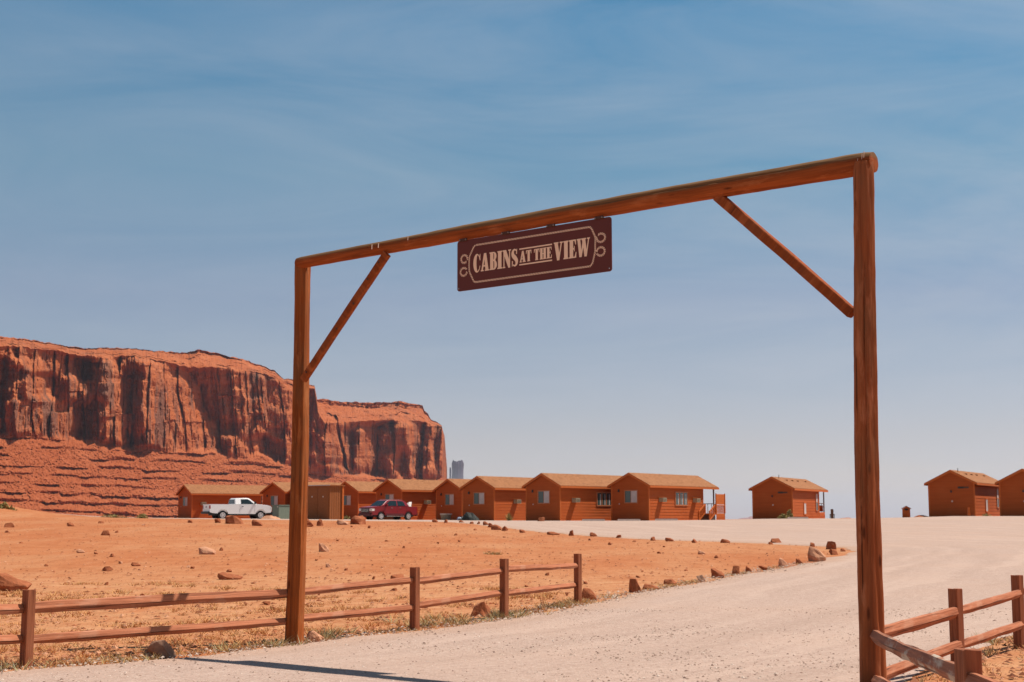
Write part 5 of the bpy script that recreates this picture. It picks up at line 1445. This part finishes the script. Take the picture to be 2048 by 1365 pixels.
def red_pickup(loc, rot):
    t = thing('pickup_truck', 'dark red four door pickup with a white bundle in its short bed, parked nose left', 'pickup truck', loc, rot)
    wx = (1.10, 4.42); rw = 0.39
    arcs = lambda: [(0.10, 0.55), (0.6, 0.50)] + arc(wx[0], 0.42, 0.48, 168, 12) + [(1.65, 0.46), (3.9, 0.46)] + arc(wx[1], 0.42, 0.48, 170, 10) + [(4.95, 0.50), (5.45, 0.50), (5.56, 0.70)]
    side = arcs() + [(5.58, 1.05), (5.50, 1.20), (4.55, 1.32), (0.06, 1.32), (0.03, 1.0)]
    b = MB(); b.prism(side, -1.0, -0.88); b.prism(side, 0.88, 1.0)
    b.prism([(0.10, 0.55), (5.45, 0.50), (5.56, 0.70), (5.60, 1.08), (5.50, 1.24), (4.55, 1.36), (1.05, 1.34), (1.05, 0.9), (0.14, 0.9), (0.14, 1.32), (0.05, 1.32), (0.03, 1.0)], -0.88, 0.88)
    body = b.build('body', M_RED, t, bevel=0.0)
    cab, hw = greenhouse(t, [(0.95, 1.32), (1.32, 1.74), (1.60, 1.90), (2.2, 1.95), (3.25, 1.95), (3.60, 1.89), (4.45, 1.32)], 0.97, 0.77, 1.32, 1.95, M_RED)
    side_glass(cab, [[(1.50, 1.38), (1.62, 1.70), (1.80, 1.82), (2.42, 1.85), (2.42, 1.38)], [(2.54, 1.38), (2.54, 1.85), (3.25, 1.85), (3.48, 1.76), (3.96, 1.42), (3.96, 1.38)]], hw)
    quad_glass('windscreen', cab, [(4.38, -0.87, 1.375), (4.38, 0.87, 1.375), (3.66, 0.72, 1.855), (3.66, -0.72, 1.855)], 0.014)
    for s in (-1, 1):
        c = MB(); c.box((1.66, min(s * .9, s * 1.012), 0.46), (3.90, max(s * .9, s * 1.012), 0.66)); c.build('cladding', M_REDLOW, t, bevel=0.02)
        st = MB(); st.box((1.7, min(s * 0.95, s * 1.12), 0.36), (3.85, max(s * 0.95, s * 1.12), 0.42)); st.build('side_step', M_CHROME, t, bevel=0.01)
        for x0, x1 in ((2.05, 2.25), (3.1, 3.3)):
            h = MB(); h.box((x0, min(s * 1.0, s * 1.03), 1.14), (x1, max(s * 1.0, s * 1.03), 1.19)); h.build('door_handle', M_CHROME, t)
        each('door_gap', M_BLACKPL, body, [((x0, s * 1.0 - 0.004, 0.66), (x0 + 0.014, s * 1.0 + 0.004, 1.31)) for x0 in (1.36, 2.48, 3.92)])
        m = MB(); m.box((3.75, min(s * 0.96, s * 1.2), 1.36), (3.95, max(s * 0.96, s * 1.2), 1.56)); m.build('mirror', M_RED, t, bevel=0.04)
        l = MB(); l.box((5.22, min(s * 0.62, s * 1.006), 0.84), (5.61, max(s * 0.62, s * 1.006), 1.14)); l.build('headlight', M_LIGHTGLASS, t, bevel=0.04)
        l = MB(); l.box((0.0, min(s * 0.86, s * 1.006), 0.7), (0.14, max(s * 0.86, s * 1.006), 1.16)); l.build('tail_light', M_TAIL, t, bevel=0.02)
        rk = MB(); rk.box((1.7, s * 0.64 - 0.03, 1.97), (3.3, s * 0.64 + 0.03, 2.01)); rk.build('roof_rail', M_CHROME, t, bevel=0.01)
        for x in wx: wheel(t, x, s * 0.85, rw, 0.27, s)
    g = MB(); g.box((5.57, -0.58, 0.74), (5.625, 0.58, 1.13)); go = g.build('grille', M_BLACKPL, t)
    each('grille_bar', M_CHROME, go, [((5.626, -0.54, z), (5.634, 0.54, z + 0.02)) for z in (0.84, 0.94, 1.04)])
    MB().box((5.35, -0.99, 0.40), (5.72, 0.99, 0.66)).build('front_bumper', M_REDLOW, t, bevel=0.05)
    MB().box((-0.08, -0.97, 0.42), (0.12, 0.97, 0.70)).build('rear_bumper', M_REDLOW, t, bevel=0.04)
    MB().box((0.4, -0.80, 0.32), (5.2, 0.80, 0.60)).build('chassis', M_BLACKPL, t)
    return t
pt = P(437, 1038, 131); a_t = R(32 + 11)
# nose to the right and away from the camera
white_pickup((P(411, 1040, 129.5).x, 129.5, P(411, 1039.5, 129.5).z), R(30))
ps = P(733, 1042, 137)
rp = P(822, 1041, 140)
red_pickup((rp.x, rp.y, rp.z), R(180 + 43))
# white bundle in the bed
bm_ = rock_mesh(0.85, 1.2, 0.62, 55)
lo = Vector((rp.x, rp.y, rp.z)) + Matrix.Rotation(R(223), 3, 'Z') @ Vector((0.60, 0.25, 1.16))
tag(obj('cargo_bundle', bm_, flat('white_cloth', (0.75, 0.70, 0.64), 0.9), loc=lo), 'white cloth bundle lying in the bed of the red pickup', 'bundle')

# ================================================================== SMALL THINGS BY THE CABINS
def shed():
    p = P(659, 1042, 128); a = 42
    t = thing('storage_shed', 'tall flat roofed brown board shed with double doors right of the left gateway post', 'shed', p, -R(a))
    W, D_, H = 3.3, 1.55, 3.1
    w = MB(); w.box((-W, 0, -0.5), (0, D_, H))
    for k in range(1, 6): w.box((0.0, k * D_ / 6 - 0.02, 0.0), (0.018, k * D_ / 6 + 0.02, H - 0.02))
    w.build('wall', M_SHED, t)
    for x0 in (-W + 0.15, -W / 2 + 0.02):
        d = MB(); d.box((x0, -0.03, 0.08), (x0 + W / 2 - 0.17, -0.002, H - 0.18)); do = d.build('door', M_SHED, t)
        k_ = MB(); k_.lathe([(0.07, -0.06), (0.07, -0.03)], 12, 'y', (x0 + 0.75, 0, 2.15)); k_.build('door_vent', M_CONC, do)
    r = MB(); r.box((-W - 0.12, -0.14, H), (0.16, D_ + 0.12, H + 0.09)); r.build('roof', M_SHED, t)
    e = MB(); e.box((-W - 0.12, -0.165, H + 0.03), (0.16, -0.142, H + 0.10)); e.build('roof_edge', M_CURTAIN, t)
    c = MB(); c.box((0.02, D_ - 0.16, 0), (0.10, D_ + 0.02, H - 0.01)); c.build('corner_post', M_TRIM, t)
shed()
def greenbox():
    t = thing('electrical_cabinet', 'grey green electrical cabinet on the ground between the white pickup and the left gateway post', 'cabinet', P(557, 1036, 141), -R(38))
    MB().box((-0.95, 0, -0.3), (0.0, 1.5, 1.18)).build('body', M_GREENBOX, t, bevel=0.02)
    MB().box((-1.0, -0.05, 1.18), (0.05, 1.55, 1.27)).build('lid', M_GREENBOX, t, bevel=0.02)
    MB().box((-0.16, -0.06, 1.02), (-0.06, -0.01, 1.14)).build('lock', M_CONC, t)
greenbox()
def tub():
    t = thing('planter_tub', 'tapered tan tub with a pale rim standing before a shaded cabin front', 'tub', P(892, 1042.5, 146), 0.2)
    MB().lathe([(0.40, -0.1), (0.42, 0.0), (0.58, 0.66), (0.58, 0.68), (0.50, 0.68), (0.46, 0.5)], 20).build('body', M_TUB, t)
    r = MB()
    for a0, a1 in ((200, 250), (285, 335), (20, 160)):
        pts = [(a0 + (a1 - a0) * k / 8) for k in range(9)]
        for q in range(8):
            A, B = R(pts[q]), R(pts[q + 1])
            r.bar((0.59 * math.cos(A), 0.59 * math.sin(A), 0.70), (0.59 * math.cos(B), 0.59 * math.sin(B), 0.70), 0.09, 0.09)
    r.build('rim', M_CONC, t)
tub()
def heap():
    p = P(938, 1044, 138)
    t = thing('covered_heap', 'low black tarpaulin covered heap against a shaded cabin front, pale blue corner at its left', 'heap', p, 0.1)
    b = obj('tarpaulin', rock_mesh(2.0, 1.2, 0.95, 61), M_TARP, t); b.location = (0.15, 0, 0)
    c = obj('tarpaulin_edge', rock_mesh(0.9, 0.9, 0.7, 62), M_TARP, t); c.location = (-0.75, 0.1, 0)
    d = obj('blue_corner', rock_mesh(0.5, 0.35, 0.14, 63), M_BLUETARP, t); d.location = (-0.98, -0.32, 0.30); d.rotation_euler = (0.2, -0.45, 0)
heap()
STOPS = [(1187, 1044.5, 'pale concrete parking bar at the left end of the row of bars'), (1258, 1044, 'pale concrete parking bar under the shaded front of the cabin with the porch stairs'),
         (1333, 1044, 'pale concrete parking bar along the lit side of the cabin with the porch stairs'), (1596, 1040.5, 'pale concrete parking bar before the isolated cabin')]
for k, (px, row, lab) in enumerate(STOPS):
    p = P(px, row, 131 if k < 3 else 142)
    mb = MB(); mb.prism([(-1.05, 0), (1.05, 0), (1.05, 0.09), (0.98, 0.15), (-0.98, 0.15), (-1.05, 0.09)], -0.08, 0.08)
    o = mb.build('parking_stop', M_CONC, None, bevel=0.015); o.location = (p.x, p.y, gz(p.x, p.y) + 0.02); o.rotation_euler = (0, 0, 0.05 * k)
    tag(o, lab, 'parking stop', 'concrete parking bars')
bush(1018, 1043, 1.5, 1.0, 'dry spiky plant against the lit side of the cabin behind the curved rock row', 950, name='yucca', Y=140, n=160, tint=(0.4, 1.0), spiky=True)
bush(1567, 1040, 1.7, 0.75, 'yellow green shrub at the front corner of the isolated cabin', 951, Y=143, n=320, tint=(0.3, 0.9))
bush(1579, 1040, 0.9, 1.15, 'taller pale flowering shrub against the corner of the isolated cabin', 952, Y=144, n=220, tint=(0.4, 1.0))
bush(693, 1040, 1.0, 0.5, 'small dusty green shrub between the brown shed and the red pickup', 953, Y=150, n=200)
bush(846, 1043, 0.8, 0.3, 'small yellowish tuft behind the tail of the red pickup', 954, Y=150, n=140, tint=(0.5, 1.0), spiky=True)
bush(1972, 1036, 2.0, 0.45, 'dry brown brush along the side of the cabin right of the gateway', 955, Y=129, n=260, tint=(0.5, 1.0))
def spigot():
    t = thing('utility_post', 'short dark post with a cross arm on the crest right of the isolated cabin', 'post', P(1664.5, 1039.5, 139))
    MB().box((-0.12, -0.1, -0.3), (0.12, 0.1, 1.0)).build('post', M_DARKWOOD, t, bevel=0.02)
    MB().box((-0.24, -0.05, 0.42), (0.24, 0.05, 0.52)).build('cross_arm', M_DARKWOOD, t, bevel=0.01)
    for s in (-1, 1): MB().lathe([(0.035, 0.1), (0.035, 0.5)], 8, 'z', (s * 0.2, -0.02, 0)).build('hose', M_LAMP, t)
spigot()
def binhouse():
    t = thing('bin_housing', 'little house shaped wooden bin housing with a dark oval opening, beyond the right gateway post', 'bin', P(1813, 1035, 136), -0.25)
    w = MB(); hole = [(0.0 + 0.19 * math.cos(a), 0.74 + 0.10 * math.sin(a)) for a in np.linspace(0, 2 * math.pi, 17)[:-1]]
    w.prism([(-0.36, -0.2), (0.36, -0.2), (0.36, 0.82), (0, 1.02), (-0.36, 0.82)], 0.0, 0.03, holes=(hole,))
    w.box((-0.36, 0.03, -0.2), (-0.32, 0.75, 0.82)); w.box((0.32, 0.03, -0.2), (0.36, 0.75, 0.82)); w.box((-0.32, 0.72, -0.2), (0.32, 0.75, 0.82))
    w.build('wall', M_SIDING, t)
    MB().box((-0.31, 0.12, -0.2), (0.31, 0.7, 0.84)).build('bin', M_BLACKPL, t)
    r = MB()
    for s in (-1, 1): r.prism([(0, 1.03), (s * 0.45, 0.78), (s * 0.45, 0.84), (0, 1.09)], -0.08, 0.82)
    r.build('roof', M_SOFFIT, t)
binhouse()
def pole():
    t = thing('marker_post', 'short orange marker post before the shaded front of the cabin right of the gateway', 'post', P(1938, 1036, 130.5))
    MB().box((-0.09, -0.09, -0.3), (0.09, 0.09, 0.95)).build('post', M_TRIM, t, bevel=0.02)
    MB().box((-0.13, -0.1, 0.2), (0.13, 0.1, 0.45)).build('box', M_TRIM, t, bevel=0.01)
pole()
def mound(px, row, wpx, hpx, Y, label, mat, seed):
    p = P(px, row, Y); k = Y / F; w, h = wpx * k, hpx * k
    n, m = 26, 22; V = []; f = []
    for j in range(m):
        for i in range(n):
            u, v_ = i / (n - 1) * 2 - 1, j / (m - 1) * 2 - 1
            r = math.hypot(u, v_); z = max(0, math.cos(min(r, 1) * math.pi / 2)) ** 1.2
            q = float(fbm(u * 3 + seed, v_ * 3, seed, 4))
            V.append((u * w / 2, v_ * w / 2 * 0.8, z * h * (1 + 0.5 * q) + 0.05 * q - 0.1))
    for j in range(m - 1):
        for i in range(n - 1): f.append((j * n + i, j * n + i + 1, (j + 1) * n + i + 1, (j + 1) * n + i))
    o = obj('dirt_mound', mesh('dirt_mound', V, f, True), mat, loc=p)
    return tag(o, label, 'mound')
mound(541, 1046, 72, 17, 124, 'gravelly dirt mound in front of the front wheel of the white pickup', M_ROCK_PALE, 3)
mound(1843, 1035.5, 44, 7, 133, 'low dark red dirt mound between the bin housing and a cabin', M_ROCK, 5)
mound(1690, 1039.5, 60, 6, 142, 'low dirt mound on the crest partly behind the right gateway post', M_ROCK, 8)

# ================================================================== HAZE
hz = bpy.data.materials.new('haze'); hz.use_nodes = True
hn = hz.node_tree.nodes; hn.clear()
ho = hn.new('ShaderNodeOutputMaterial'); hv = hn.new('ShaderNodeVolumePrincipled')
hv.inputs['Color'].default_value = (0.80, 0.86, 1.0, 1)
hv.inputs['Density'].default_value = 0.000026
hv.inputs['Anisotropy'].default_value = 0.2
hz.node_tree.links.new(hv.outputs[0], ho.inputs['Volume'])
hb = MB().box((-14000, -60, -48), (14000, 27500, 420)).build('haze', hz)
tag(hb, kind='stuff')
